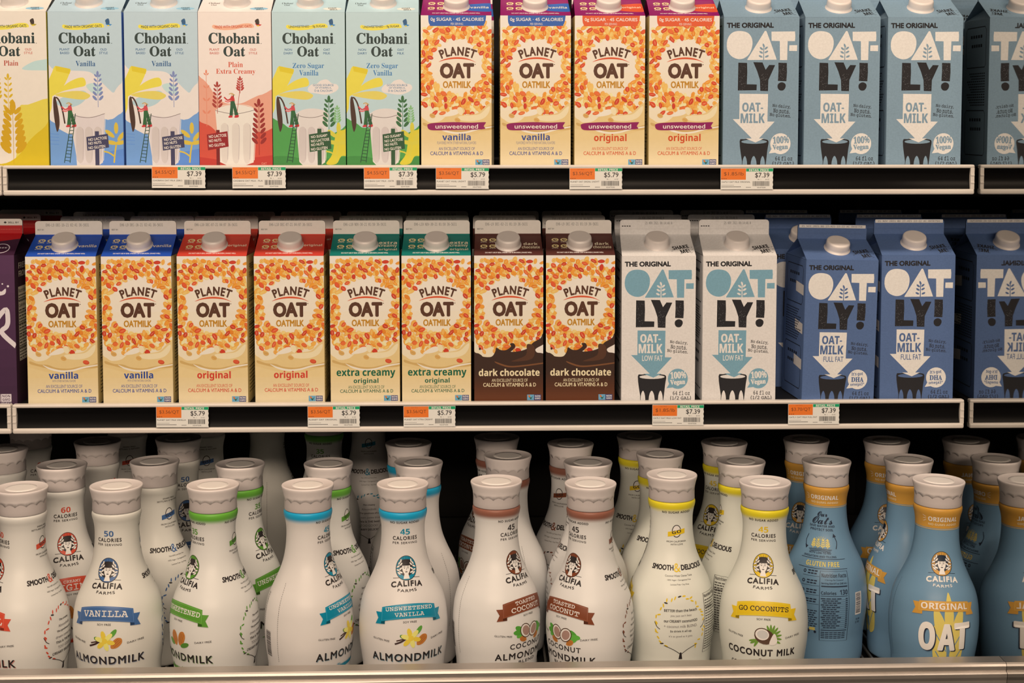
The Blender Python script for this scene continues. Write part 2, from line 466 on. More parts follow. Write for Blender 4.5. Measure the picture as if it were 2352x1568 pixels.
def art_side(W, H, bgc, ink, strong):
    """side panel: nutrition box and small print"""
    A = Art(0, H, 1.0, (0, 0, W, H)); R = random.Random(3)
    x0, x1 = W * 0.16, W * 0.84
    A.rect(x0, H * 0.22, x1, H * 0.72, WHT if strong else bgc); A.line([(x0, H * .22), (x1, H * .22), (x1, H * .72), (x0, H * .72)], 0.7, ink, True)
    A.text('Nutrition Facts', x0 + 2, H * .235, x1 - 2, H * .262, ink, 'H')
    A.text('Calories', x0 + 2, H * .335, x0 + 30, H * .36, ink, 'H')
    for i, y in enumerate(np.linspace(H * .28, H * .70, 22)):
        if 3 <= i <= 4: continue
        A.dash((x0 + 2, y), (x1 - 2 - R.uniform(0, 14), y), R.randint(4, 8), 1.5, ink, 0.8)
        if i % 4 == 1: A.line([(x0, y + 2.4), (x1, y + 2.4)], 1.0 if i % 8 == 1 else 0.5, ink)
    A.text('FREE', x0 + 4, H * .06, x0 + 34, H * .10, ink if not strong else WHT, 'H')
    A.text('FROM', x0 + 4, H * .115, x0 + 36, H * .155, ink if not strong else WHT, 'H')
    for y in np.linspace(H * .76, H * .93, 8): A.dash((x0, y), (x1 - R.uniform(0, 20), y), 7, 1.3, ink, 0.8)
    return A

def art_oatly(kind):
    H = H_LY * 1000 * S_; W = W_LY * 1000 * S_
    A = Art(0, H, S_, (0, 0, W / S_, H / S_))
    base = {'original': K(130, 145, 151), 'low': K(226, 206, 188), 'full': K(86, 102, 133)}[kind]
    lite = K(230, 210, 194); logo = lite if kind != 'low' else K(122, 154, 160); cut = base
    blk = K(40, 36, 36)
    A.rect(0, 0, W, H, base)
    A.text('THE ORIGINAL', 23, 43, 400, 86, blk, 'B', 0.075, rot=-0.3)
    A.blob([(126, 110), (190, 124), (225, 170), (228, 230), (205, 292), (160, 328), (110, 332), (60, 308), (30, 262), (24, 210), (36, 160), (70, 122)], logo, 5)
    A.poly([(326, 112), (333, 108), (341, 112), (384, 222), (426, 338), (192, 341), (190, 336), (262, 218)], logo)
    A.poly([(381, 115), (570, 113), (573, 150), (571, 190), (512, 190), (511, 262), (510, 341), (452, 341), (449, 190), (383, 188)], logo)
    A.poly([(526, 223), (589, 222), (588, 269), (525, 268)], logo)
    A.line([(321, 340), (321, 240)], 7, cut)
    for x, y, a in ((296, 312, 25), (346, 312, -25), (300, 280, 30), (342, 276, -30), (302, 250, 38), (340, 246, -40), (320, 226, 70)): A.ell(x, y, 17, 8, cut, a, 10)
    A.poly([(118, 362), (188, 364), (191, 440), (188, 534), (268, 536), (267, 582), (116, 584), (117, 470)], blk)
    A.poly([(238, 358), (312, 360), (338, 418), (366, 380), (414, 381), (388, 440), (361, 500), (359, 589), (297, 587), (293, 500), (270, 430)], blk)
    A.poly([(440, 362), (508, 364), (510, 440), (506, 510), (438, 508), (441, 430)], blk)
    A.blob([(468, 518), (496, 530), (500, 556), (482, 582), (452, 582), (436, 560), (440, 532)], blk)
    R = random.Random(5)
    for _ in range(120):       # wood-cut specks in the black letters
        x, y = R.choice([(R.uniform(122, 186), R.uniform(370, 580)), (R.uniform(300, 356), R.uniform(450, 580)), (R.uniform(442, 506), R.uniform(366, 505))])
        A.rect(x, y, x + R.uniform(1.5, 4), y + R.uniform(1.5, 5), K(120, 112, 108))
    A.poly([(131, 610), (360, 612), (357, 832), (415, 833), (263, 998), (78, 813), (131, 813)], logo)
    tw = cut if kind != 'low' else lite
    A.text('OAT-', 153, 680 if kind == 'original' else 640, 322, 755 if kind == 'original' else 712, tw, 'H', 0.02)
    A.text('MILK', 140, 767 if kind == 'original' else 722, 336, 845 if kind == 'original' else 798, tw, 'H', 0.02)
    if kind != 'original': A.text('LOW FAT' if kind == 'low' else 'FULL FAT', 170, 816, 338, 862, tw, 'B', 0.012)
    for t, x0, x1, y in (('No dairy,', 396, 542, 694), ('No nuts.', 403, 536, 732), ('No gluten.', 374, 545, 768)): A.text(t, x0, y, x1, y + 34, blk, 'T', 0.016, rot=5)
    A.blob([(135, 990), (170, 974), (253, 968), (335, 974), (368, 990), (360, 1060), (345, 1200), (338, H + 20), (170, H + 20), (155, 1150)], blk, 3)
    A.ell(252, 994, 104, 17, base)
    A.poly([(182, 968), (330, 968), (263, 998 + 2)], logo)
    for x, w in ((178, 17), (250, 21), (322, 17)): A.blob([(x - w, H + 30), (x - w, 1150), (x, 1108), (x + w, 1150), (x + w, H + 30)], base, 3)
    A.ell(464, 1010, 82, 84, logo, 0, 26); A.poly([(400, 1040), (372, 1088), (440, 1080)], logo)
    if kind == 'full':
        A.text("It's got", 412, 950, 508, 984, cut, 'H', 0.01, rot=-3); A.text('DHA', 410, 990, 516, 1032, cut, 'S', 0.03); A.text('omega3*', 404, 1038, 522, 1070, cut, 'H', 0.01, rot=-3)
    else:
        A.text('100%', 402, 950, 532, 1008, tw, 'S', 0.03, rot=-3); A.text('Vegan', 400, 1016, 526, 1068, tw, 'S', 0.03, rot=-3)
    A.text('64 fl oz', 424, 1112, 562, 1146, blk, 'T', 0.016)
    A.text('(1/2 GAL)', 402, 1152, 574, 1190, blk, 'T', 0.016)
    return A

def plant(A, x, y0, y1, w, col, n=6, lw=4, lean=0, lf=1.0):
    A.line([(x, y0), (x + lean * .4, (y0 + y1) / 2), (x + lean, y1)], lw, col, sm=4)
    for i in range(n):
        t = 0.25 + 0.72 * i / max(n - 1, 1); y = y0 + (y1 - y0) * t; xx = x + lean * t; k = w * (1 - 0.45 * t) * lf
        for sg in (-1, 1): A.ell(xx + sg * k * 0.62, y - k * 0.25, k * 0.62, k * 0.27, col, -sg * 48, 10)
    A.ell(x + lean, y1 - w * .3, w * .22, w * .5, col, 0, 10)

def chob_person(A, x, y, col_top, col_leg):
    A.blob([(x + 22, y), (x + 30, y + 14), (x + 32, y + 44), (x + 22, y + 40), (x + 16, y + 20)], K(40, 32, 30))
    A.ell(x + 16, y + 14, 9, 11, K(222, 172, 140)); A.line([(x - 8, y + 8), (x + 14, y), (x + 38, y + 16)], 7, K(192, 150, 80), sm=3)
    A.blob([(x + 6, y + 28), (x + 30, y + 26), (x + 36, y + 70), (x + 4, y + 72)], col_top)
    A.line([(x + 10, y + 40), (x - 18, y + 54), (x - 46, y + 30)], 11, col_top, sm=3)
    A.line([(x + 12, y + 56), (x - 16, y + 68), (x - 40, y + 60)], 9, K(224, 96, 92), sm=3)
    A.poly([(x + 4, y + 62), (x + 34, y + 60), (x + 66, y + 170), (x + 36, y + 176), (x + 26, y + 116), (x + 20, y + 178), (x - 6, y + 176), (x + 2, y + 110)], col_leg)
    A.blob([(x - 10, y + 180), (x + 12, y + 174), (x + 18, y + 190), (x - 12, y + 192)], K(196, 42, 48)); A.blob([(x + 40, y + 176), (x + 66, y + 172), (x + 64, y + 190), (x + 34, y + 192)], K(196, 42, 48))

def art_chob(kind):
    H = H_CHO * 1000 * S_; W = W_CHO * 1000 * S_
    A = Art(0, H, S_, (0, 0, W / S_, H / S_))
    sky = {'vanilla': K(184, 193, 213), 'zero': K(186, 198, 221), 'red': K(234, 209, 190), 'yellow': K(230, 208, 184)}[kind]
    txt = K(38, 54, 50); cream = K(228, 207, 192); yel = K(226, 200, 66); yel2 = K(218, 186, 36)
    A.rect(0, 0, W, H, sky)
    if kind == 'vanilla':
        A.blob([(-60, 470), (60, 462), (200, 462), (310, 470), (360, 500), (420, 560), (470, 610), (505, 635), (530, 600), (570, 560), (650, 530), (650, H + 60), (-60, H + 60)], cream)
        A.blob([(60, 700), (180, 640), (270, 620), (300, 660), (250, 720), (170, 750), (80, 740)], K(178, 194, 208))
        A.blob([(290, 580), (350, 560), (410, 590), (400, 640), (340, 640)], K(190, 204, 212))
        bl = K(112, 148, 198); bl2 = K(92, 132, 190)
        A.blob([(-60, 880), (30, 870), (70, 920), (140, 960), (180, 990), (190, H + 60), (-60, H + 60)], bl)
        A.blob([(400, 880), (460, 850), (500, 840), (560, 800), (650, 790), (650, H + 60), (380, H + 60)], bl)
        A.blob([(370, 1130), (470, 1100), (650, 1090), (650, H + 60), (360, H + 60)], bl2)
        for y in (960, 985, 1010, 1040): A.line([(0, y), (70, y + 4)], 4, bl2)
    elif kind == 'zero':
        gr = K(76, 146, 68); A.blob([(-60, 860), (60, 870), (120, 910), (200, 950), (190, H + 60), (-60, H + 60)], gr)
        A.blob([(380, 980), (470, 960), (520, 940), (650, 900), (650, H + 60), (360, H + 60)], gr)
        A.blob([(-60, H - 70), (120, H - 90), (300, H - 60), (650, H - 80), (650, H + 60), (-60, H + 60)], K(62, 128, 58))
        A.blob([(500, 960), (560, 930), (600, 930), (600, 1120), (540, 1140), (500, 1200), (420, 1200), (470, 1120)], K(216, 190, 50))
    elif kind == 'red':
        A.blob([(-60, 520), (20, 520), (80, 580), (140, 670), (220, 720), (330, 720), (420, 680), (500, 650), (650, 650), (650, H + 60), (-60, H + 60)], K(226, 152, 122))
        rd = K(208, 74, 54)
        A.blob([(-60, 890), (40, 880), (110, 920), (140, 990), (160, H + 60), (-60, H + 60)], rd)
        A.blob([(400, 960), (500, 950), (650, 930), (650, H + 60), (380, H + 60)], rd)
        A.blob([(-60, 1150), (200, 1170), (420, 1150), (650, 1140), (650, H + 60), (-60, H + 60)], K(190, 52, 42))
    else:
        A.blob([(380, 450), (450, 400), (520, 380), (650, 372), (650, 450), (500, 460)], K(186, 202, 208))
        A.blob([(350, 760), (420, 730), (650, 720), (650, H + 60), (330, H + 60), (340, 1000)], K(222, 194, 70))
        A.blob([(-20, H - 60), (200, H - 30), (330, H - 90), (420, 1020), (520, 930), (650, 860), (650, H + 60), (-20, H + 60)], K(214, 176, 26))
    # ribbon, bird, names
    rc = K(232, 206, 70) if kind != 'red' else K(236, 168, 132)
    A.poly(smooth([(122, 100), (180, 112), (280, 108), (360, 90), (425, 92), (438, 122), (360, 122), (280, 138), (190, 142), (118, 126)], 4), rc)
    t = 'UNSWEETENED – 0g SUGAR' if kind == 'zero' else 'MADE WITH ORGANIC OATS'
    A.text(t, 134, 103, 422, 126, txt if kind != 'red' else K(190, 60, 40), 'B', 0.014, rot=-1.5)
    bc = {'red': K(200, 50, 44), 'yellow': K(168, 140, 40)}.get(kind, K(58, 126, 172))
    A.blob([(452, 90), (466, 86), (490, 96), (502, 98), (488, 108), (464, 106)], bc); A.blob([(458, 92), (450, 66), (476, 52), (484, 86), (474, 98)], K(44, 84, 116) if kind not in ('red', 'yellow') else K(60, 44, 36)); A.ell(474, 108, 10, 5, K(226, 190, 60))
    A.text('Chobani', 82, 162, 486, 250, txt, 'S', 0.018); A.rect(494, 244, 500, 249, txt)
    A.text('Oat', 198, 268, 370, 350, txt, 'S', 0.018)
    sc = K(40, 86, 122) if kind in ('vanilla', 'zero') else K(190, 70, 52)
    a, b, c, d = ('NON', 'DAIRY', 'OAT', 'MILK') if kind == 'zero' else ('PLANT', 'BASED', 'OLD', 'STYLE')
    A.fit(a, 128, 286, 304, sc, 'B', 0.016); A.fit(b, 128, 314, 332, sc, 'B', 0.016); A.fit(c, 432, 286, 304, sc, 'B', 0.016); A.fit(d, 432, 314, 332, sc, 'B', 0.016)
    fc = K(24, 78, 120) if kind == 'vanilla' else K(52, 112, 156) if kind == 'zero' else K(206, 72, 44) if kind == 'red' else K(176, 60, 44)
    if kind == 'vanilla': A.text('Vanilla', 212, 385, 366, 428, fc, 'S')
    elif kind == 'yellow': A.text('Plain', 238, 382, 352, 424, fc, 'S')
    elif kind == 'zero': A.text('Zero Sugar', 160, 400, 410, 452, fc, 'S'); A.text('Vanilla', 212, 456, 364, 500, fc, 'S')
    else: A.text('Plain', 234, 392, 350, 434, fc, 'S'); A.text('Extra Creamy', 138, 446, 448, 496, fc, 'S')
    # scene
    gl = {'vanilla': K(218, 196, 184), 'zero': K(220, 200, 184), 'red': K(232, 212, 194), 'yellow': K(226, 204, 172)}[kind]; gl2 = K(190, 168, 158); rim = K(120, 100, 92)
    gx, gw, gy = (305, 128, 800) if kind in ('vanilla', 'zero') else (288, 160, 770) if kind == 'red' else (-20, 200, 800)
    if kind == 'zero': A.blob([(gx - gw, gy + 40), (gx - 90, gy - 20), (gx, gy - 40), (gx + 100, gy - 24), (gx + gw, gy + 30)], gl)
    A.poly([(gx - gw, gy + 8), (gx, gy + 30), (gx + gw, gy + 4), (gx + gw - 22, H - 40), (gx + 70, H - 16), (gx - 70, H - 16), (gx - gw + 30, H - 44)], gl)
    if kind == 'red': A.ell(gx, gy + 10, gw - 4, 48, gl); A.line([(gx - gw, gy + 10), (gx - 110, gy - 30), (gx, gy - 40), (gx + 110, gy - 30), (gx + gw, gy + 6)], 4, K(236, 224, 210), sm=4)
    A.line([(gx - gw, gy + 6), (gx - 60, gy + 28), (gx + 30, gy + 30), (gx + gw, gy)], 4, rim, sm=4)
    for k in (-0.55, 0.0, 0.55):
        x = gx + gw * k
        A.blob([(x - 26, H - 60), (x - 30, gy + 160), (x - 22, gy + 118), (x, gy + 104), (x + 22, gy + 118), (x + 30, gy + 160), (x + 24, H - 60)], K(206, 184, 170) if kind != 'red' else K(220, 198, 178))
        A.line([(x + 20, H - 64), (x + 28, gy + 165), (x + 20, gy + 118)], 4, gl2, sm=3)
    A.line([(gx - gw + 28, H - 60), (gx - 70, H - 20), (gx + 70, H - 20), (gx + gw - 16, H - 60), (gx + gw + 4, gy + 20)], 4, K(232, 220, 206))
    if kind in ('vanilla', 'zero'):
        A.blob([(-10, 560), (14, 500), (28, 470), (50, 428), (110, 436), (168, 452), (160, 490), (110, 590), (40, 655), (-10, 660)], yel); A.poly([(52, 424), (170, 448), (164, 488), (58, 466)], yel2)
        A.blob([(44, 645), (130, 570), (200, 530), (262, 516), (286, 540), (282, 580), (220, 596), (120, 620)], yel)
        A.blob([(46, 655), (120, 630), (240, 622), (310, 645), (318, 668), (270, 690), (160, 680)], K(222, 194, 88))
        A.poly([(-5, 560), (24, 660), (16, 760), (-5, 800)], yel)
        br = K(70, 42, 32)
        A.blob([(30, 690), (48, 672), (72, 800), (76, 890), (58, 946), (44, 900), (32, 800)], br)
        A.line([(40, 680), (60, 676), (86, 720), (104, 790), (118, 880)], 12, br, sm=4)
        chob_person(A, 140, 715, K(204, 66, 70), K(42, 92, 48))
        lc = K(32, 66, 44)
        A.line([(202, 800), (152, 1190)], 6, lc); A.line([(176, 812), (108, 1190)], 6, lc)
        for i in range(14): t = i / 13; A.line([(174 - 62 * t, 830 + 340 * t), (200 - 46 * t, 826 + 350 * t)], 5, lc)
        sg = K(62, 58, 82) if kind == 'vanilla' else K(42, 78, 46)
        pc = K(122, 128, 164) if kind == 'vanilla' else K(66, 112, 64)
        if kind == 'vanilla': plant(A, 382, 750, 500, 46, pc)
        else:
            plant(A, 445, 960, 700, 56, K(54, 100, 56)); plant(A, 510, 900, 760, 34, K(128, 172, 108))
            A.blob([(280, 600), (310, 570), (350, 565), (380, 540), (430, 530), (470, 560), (510, 570), (522, 600), (490, 630), (420, 650), (340, 640), (290, 630)], cream)
            for tt, yy in (('GOOD SOURCE', 567), ('OF VITAMIN A,', 589), ('D & CALCIUM', 611)): A.fit(tt, 402, yy, yy + 16, K(52, 110, 140), 'B', 0.012)
        fy = K(214, 176, 60) if kind == 'vanilla' else K(212, 190, 60)
        A.line([(500, 1190), (508, 1110), (520, 1040)], 12, fy, sm=3); A.line([(505, 1140), (460, 1110), (420, 1100)], 12, fy, sm=3)
        for q in ((470, 960, 40), (520, 915, 90), (560, 980, -50), (556, 1030, -10), (480, 1030, 10)): A.ell(q[0], q[1], 46, 17, fy, q[2], 12)
        y0 = 960 if kind == 'vanilla' else 940
        h = 128 if kind == 'vanilla' else 160
        A.rect(352, y0 - 20, 384, H, sg); A.poly([(284, y0 + 26), (454, y0), (462, y0 + h - 20), (290, y0 + h + 6)], sg)
        L = (['NO SUGAR*'] if kind == 'zero' else []) + ['NO LACTOSE', 'NO NUTS', 'NO GLUTEN']
        for i, tt in enumerate(L): A.text(tt, 300, y0 + 28 + i * 33, 300 + 14.6 * len(tt), y0 + 50 + i * 33, WHT, 'B', 0.02, rot=-7)
    elif kind == 'red':
        dk = K(150, 38, 34)
        plant(A, 145, 800, 580, 44, K(166, 56, 46)); plant(A, 472, 1130, 730, 62, dk, 8); plant(A, 60, 900, 480, 34, K(222, 128, 96), 4)
        chob_person(A, 245, 640, K(196, 44, 44), K(40, 84, 52)); A.line([(300, 790), (320, 640), (326, 520)], 4, K(170, 50, 44)); plant(A, 326, 640, 530, 34, K(180, 56, 48), 5)
        A.rect(132, 930, 160, H, K(120, 24, 26)); A.poly([(58, 966), (222, 940), (230, 1062), (66, 1092)], K(146, 26, 30))
        for i, tt in enumerate(['NO LACTOSE', 'NO NUTS', 'NO GLUTEN']): A.text(tt, 74, 966 + i * 36, 74 + 14 * len(tt), 989 + i * 36, WHT, 'B', 0.02, rot=-6)
        A.text('OAT', 488, H - 40, 530, H - 22, K(226, 150, 120), 'B')
    else:
        yy = K(212, 166, 30)
        plant(A, 176, 750, 470, 46, yy, 7); plant(A, 268, 900, 520, 46, yy, 7); plant(A, 300, H - 30, 780, 110, K(206, 152, 18), 7)
        A.blob([(30, 590), (48, 566), (64, 590), (44, 620)], K(206, 188, 172)); A.blob([(0, 610), (30, 640), (40, 700), (0, 710)], K(42, 92, 48)); A.blob([(-10, 700), (50, 690), (50, 704), (0, 712)], K(196, 42, 48))
        A.poly([(-60, 930), (24, 915), (30, 1050), (-60, 1060)], K(120, 40, 32))
    return A

def gable_art(brand, kind, W, L):
    """print on the sloping top panel; drawn like the faces, x 0..W*S_, y 0 at the ridge .. L*S_ at the fold"""
    w, h = W * 1000 * S_, L * 1000 * S_
    A = Art(0, h, S_, (0, 0, W * 1000, L * 1000)); R = random.Random(2)
    if brand == 'planet':
        c = {'van': K(34, 74, 158), 'ori': K(206, 60, 42), 'cre': K(14, 112, 96), 'dar': K(84, 40, 32), 'uns': K(140, 14, 84)}[kind[:3]]
        A.rect(0, 0, w, h, c)
        if kind[:3] == 'uns':
            sc = K(46, 90, 156) if kind.endswith('vanilla') else K(214, 76, 40)
            A.blob([(330, h * .38), (430, h * .30), (w + 20, h * .28), (w + 20, h * .74), (420, h * .74), (340, h * .62)], sc)
        for x in (78, 152):
            for y in (h * .26, h * .56): A.ell(x, y, 30, 24, K(228, 196, 130)); A.ell(x, y, 16, 15, c); A.ell(x + 3, y - 4, 9, 5, K(228, 196, 130), 30); A.dash((x - 28, y + 32), (x + 28, y + 32), 3, 6, K(222, 200, 170), .8)
        nm = {'van': ['vanilla'], 'ori': ['original'], 'cre': ['extra', 'creamy', 'original'], 'dar': ['dark', 'chocolate'], 'uns': ['vanilla' if kind.endswith('vanilla') else 'original']}[kind[:3]]
        for i, t in enumerate(nm):
            y = h * .44 + (i - (len(nm) - 1) * .35) * h * .16
            A.fit(t, 468, y, y + h * .13, K(234, 206, 166), 'H', 0.0, 150)
        A.text('DO NOT USE IF SEAL UNDER CAP IS BROKEN | SHAKE WELL', 90, h * .84, w - 90, h * .91, K(234, 210, 190), 'B', 0.02)
    elif brand == 'oatly':
        base = {'original': K(130, 145, 151), 'low': K(226, 206, 188), 'full': K(86, 102, 133)}[kind]
        A.rect(0, 0, w, h, base)
        A.text('SHAKE', 424, h * .52, 564, h * .68, BLK, 'H', 0.02, rot=-14); A.text('ME!', 486, h * .70, 566, h * .86, BLK, 'H', 0.02, rot=-14)
        for x, y in ((418, .72), (412, .78), (480, .9), (580, .6), (584, .7), (570, .86)): A.line([(x, h * y), (x + 16, h * y - 5)], 4, BLK)
    else:
        c = {'vanilla': K(184, 193, 213), 'zero': K(186, 198, 221), 'red': K(234, 209, 190), 'yellow': K(230, 208, 184)}[kind]
        A.rect(0, 0, w, h, c)
        A.ell(475, h * .80, 74, 26, K(150, 182, 206) if kind != 'zero' else K(226, 214, 190)); A.text('SHAKE', 440, h * .72, 506, h * .79, BLK, 'H', rot=-3); A.text('WELL', 454, h * .81, 518, h * .88, BLK, 'H', rot=-3)
        A.text('Chobani', 60, h * .42, 150, h * .52, BLK, 'S'); A.text('Oat', 84, h * .54, 130, h * .62, BLK, 'S')
    return A

# ------------------------------------------------------------ carton builder
SEALTXT = {'vanilla': 'EH6-L9 DEC-16-21 02:41 36-5631', 'original': 'EH6-L10 DEC-07-21 04:07 36-5631', 'creamy': 'EH6-L10 NOV-30-21 01:50 36-5631',
           'dark': 'EH6-L9 DEC-02-21 01:19 36-5631', 'low': '25 NOV 2021 00:14:46 N', 'full': '05 NOV 2021 BU 27-421 22:22 AC 0456754'}
_carton = {}
def carton_parts(brand, kind):
    key = (brand, kind)
    if key in _carton: return _carton[key]
    if brand == 'planet':
        W, D, H, g, hf = W_OAT, W_OAT, H_OAT, 0.0235, 0.019; face = art_planet(kind); mt = M_CARD
        side = K(232, 196, 132) if kind != 'dark' else K(84, 44, 24); gc = {'van': K(34, 74, 158), 'ori': K(206, 60, 42), 'cre': K(14, 112, 96), 'dar': K(84, 40, 32), 'uns': K(140, 14, 84)}[kind[:3]]; fc = K(240, 222, 198)
    elif brand == 'oatly':
        W, D, H, g, hf = W_LY, W_LY, H_LY, 0.0245, 0.0195; face = art_oatly(kind); mt = M_KRAFT
        side = gc = {'original': K(130, 145, 151), 'low': K(226, 206, 188), 'full': K(86, 102, 133)}[kind]; fc = gc
    elif brand == 'chob':
        W, D, H, g, hf = W_CHO, W_CHO, H_CHO, 0.024, 0.019; face = art_chob(kind); mt = M_CARD
        side = {'vanilla': K(120, 150, 190), 'zero': K(76, 130, 84), 'red': K(214, 130, 100), 'yellow': K(214, 180, 50)}[kind]
        gc = {'vanilla': K(184, 193, 213), 'zero': K(186, 198, 221), 'red': K(234, 209, 190), 'yellow': K(230, 208, 184)}[kind]; fc = gc
    else:
        W, D, H, g, hf = 0.0915, 0.0915, 0.1935, 0.0245, 0.019; face = art_purple(); mt = M_CARD
        side = K(60, 30, 50); gc = K(58, 24, 44); fc = K(228, 206, 184)
    # body with softened upright edges, faces a little bowed
    b = MB(); r = 0.0028; n = 4; ring = []
    for cx, cy, a0 in ((W / 2 - r, -D / 2 + r, -90), (W / 2 - r, D / 2 - r, 0), (-W / 2 + r, D / 2 - r, 90), (-W / 2 + r, -D / 2 + r, 180)):
        for j in range(n + 1): a = radians(a0 + 90 * j / n); ring.append((cx + r * cos(a), cy + r * sin(a)))
    m = len(ring); V = [(x, y, 0.0) for x, y in ring] + [(x, y, H) for x, y in ring]
    b.add(V, [(j, (j + 1) % m, m + (j + 1) % m, m + j) for j in range(m)], side, 0)
    b.add([(x, y, 0.0) for x, y in ring], [tuple(reversed(range(m)))], side, 0)
    b.flat(face, lambda u, v, z: (u - W / 2, -D / 2 - z, v))
    if brand == 'oatly':
        sa = Art(0, H * 1000, 1.0, (0, 0, D * 1000, H * 1000)); dk = K(30, 34, 44)
        for y0, y1 in ((10, 62), (118, 176)): sa.line([(16, y0), (80, y0), (84, y0 + 4), (84, y1 - 4), (80, y1), (16, y1), (12, y1 - 4), (12, y0 + 4)], 1.2, dk, True); sa.dash((26, y0 + 12), (70, y0 + 12), 5, 4, dk, .7); sa.dash((26, y0 + 24), (66, y0 + 24), 5, 4, dk, .7)
        if kind == 'full':
            for y in (32, 84, 132): sa.poly([(54, y), (88, y + 3), (88, y + 17), (54, y + 14)], K(214, 194, 176))
        for y in np.arange(70, 114, 3.4): sa.dash((14, y), (82 - (y * 7) % 20, y), 9, 1.5, dk, .75)
    else:
        sa = art_side(D * 1000, H * 1000, side, BLK, brand == 'purple')
    b.flat(sa, lambda u, v, z: (W / 2 + z, -D / 2 + u, v))
    b.flat(sa, lambda u, v, z: (-W / 2 - z, D / 2 - u, v))
    body = b.mesh('carton_body', [mt])
    # gable: two sloping panels and the tucked-in ends
    q = MB(); wf = W * 0.972; t = 0.0013; inn = W * 0.27
    fl, bl = (-W / 2 + .001, -D / 2, H), (-W / 2 + .001, D / 2, H); fr, brr = (W / 2 - .001, -D / 2, H), (W / 2 - .001, D / 2, H)
    tl, tr = (-wf / 2, -t, H + g), (wf / 2, -t, H + g); ul, ur = (-wf / 2, t, H + g), (wf / 2, t, H + g)
    q.add([fl, fr, tr, tl], [(0, 1, 2, 3)], gc); q.add([brr, bl, ul, ur], [(0, 1, 2, 3)], gc)
    for s, a, bb, c, d in ((1, fr, brr, tr, ur), (-1, fl, bl, tl, ul)):
        e = (s * (W / 2 - inn), 0, H + g * .96); q.add([a, bb, e], [(0, 1, 2)], gc); q.add([a, e, c], [(0, 1, 2)], gc); q.add([bb, d, e], [(0, 1, 2)], gc)
    L = sqrt((D / 2 - t) ** 2 + g * g); ny, nz = -g / L, (D / 2 - t) / L
    if brand == 'purple':
        ga = Art(0, L * 1000, 1.0, (0, 0, W * 1000, L * 1000)); ga.rect(0, 0, W * 1000, L * 1000, gc); ga.poly([(0, 0), (W * 1000, 0), (W * 1000, L * 250), (0, L * 700)], K(186, 24, 28))
        ga.ell(72, L * 700, 11, 11, K(214, 190, 184)); ga.ell(72, L * 700, 9.6, 9.6, gc); ga.text('FREE', 65, L * 640, 79, L * 700, K(214, 190, 184), 'H')
    else: ga = gable_art(brand, kind, W, L)
    def gm(u, v, z):
        k = v / L; x = (u - W / 2) * (1 + (wf / W - 1) * k)
        return (x, -D / 2 + (D / 2 - t) * k + ny * z, H + g * k + nz * z)
    q.flat(ga, gm, 0.00012)
    gable = q.mesh('carton_gable', [mt])
    # seal fin
    f = MB(); z0, z1, rc = H + g - .0006, H + g + hf, 0.004; pr = [(-wf / 2, z0), (wf / 2, z0)]
    for cx, a0 in ((wf / 2 - rc, 0), (-wf / 2 + rc, 90)):
        for j in range(5): a = radians(a0 + 22.5 * j); pr.append((cx + rc * cos(a), z1 - rc + rc * sin(a)))
    k = len(pr)
    f.add([(x, -t * 1.1, z) for x, z in pr] + [(x, t * 1.1, z) for x, z in pr], [tuple(range(k)), tuple(reversed(range(k, 2 * k)))] + [(j, k + j, k + (j + 1) % k, (j + 1) % k) for j in range(k)], fc)
    fa = Art(0, hf * 1000, 1.0, (0, 0, wf * 1000, hf * 1000)); ww = wf * 1000; hh = hf * 1000
    st = SEALTXT.get(kind.split('_')[-1], SEALTXT['vanilla']); gy = K(120, 112, 104)
    if brand == 'oatly':
        if kind == 'full': fa.rect(1.5, 0.3, ww - 1.5, 4.6, K(224, 204, 184)); fa.text(st, 5, 1.2, ww - 6, 3.6, K(92, 86, 96), 'M')
        else: fa.text(st, ww * .36, 2.6, ww * .74, 6.0, gy, 'M'); fa.dash((2.5, 8.4), (15, 8.4), 4, 1.2, BLK, .7)
        fa.line([(1.5, hh * .62), (ww - 1.5, hh * .62)], .35, tuple(v * .82 for v in fc))
    elif brand == 'purple':
        fa.rect(0, hh * .45, ww, hh, K(186, 24, 28)); fa.text('◆ SELL BY', ww - 24, 3.2, ww - 4, 6.2, BLK, 'B', .02); fa.dash((2, hh * .72), (ww - 2, hh * .72), 40, .4, K(230, 150, 120))
    else:
        if brand == 'planet': fa.text(st, ww * .16, 3.2, ww * .80, 7.0, gy, 'M'); fa.text('BEST BY:', 3, 10.4, 11.5, 12.4, gy, 'B', .02)
        fa.rect(0, hh * .93, ww, hh, gc)
    f.flat(fa, lambda u, v, z: (u - wf / 2, -t * 1.1 - z, H + g + v))
    fin = f.mesh('seal_fin', [mt])
    # screw cap
    c = MB(); R = 0.0156
    def knurl(i, a, r, z): return (r + (0.00018 * cos(36 * a) if 2 <= i <= 4 else 0), z)
    revolve(c, [(R * 1.10, 0), (R * 1.10, .0012), (R * 1.0, .0016), (R, .0045), (R * .985, .0105), (R * .95, .0122), (R * .88, .0129), (R * .80, .0131)], 72, m=0, mod=knurl, cap_top=True)
    cap = c.mesh('screw_cap', [M_SCREW])
    ang = atan2(g, D / 2); ky = .50 if brand != 'oatly' else .52
    cp = (0, -D / 2 + D / 2 * ky, H + g * ky)
    parts = [('body', body, (0, 0, 0), (0, 0, 0), []), ('gable_top', gable, (0, 0, 0), (0, 0, 0), []), ('seal_fin', fin, (0, 0, 0), (0, 0, 0), []), ('screw_cap', cap, cp, (ang, 0, 0), [])]
    if brand == 'purple': parts = parts[:3]
    _carton[key] = (parts, W, D)
    return _carton[key]

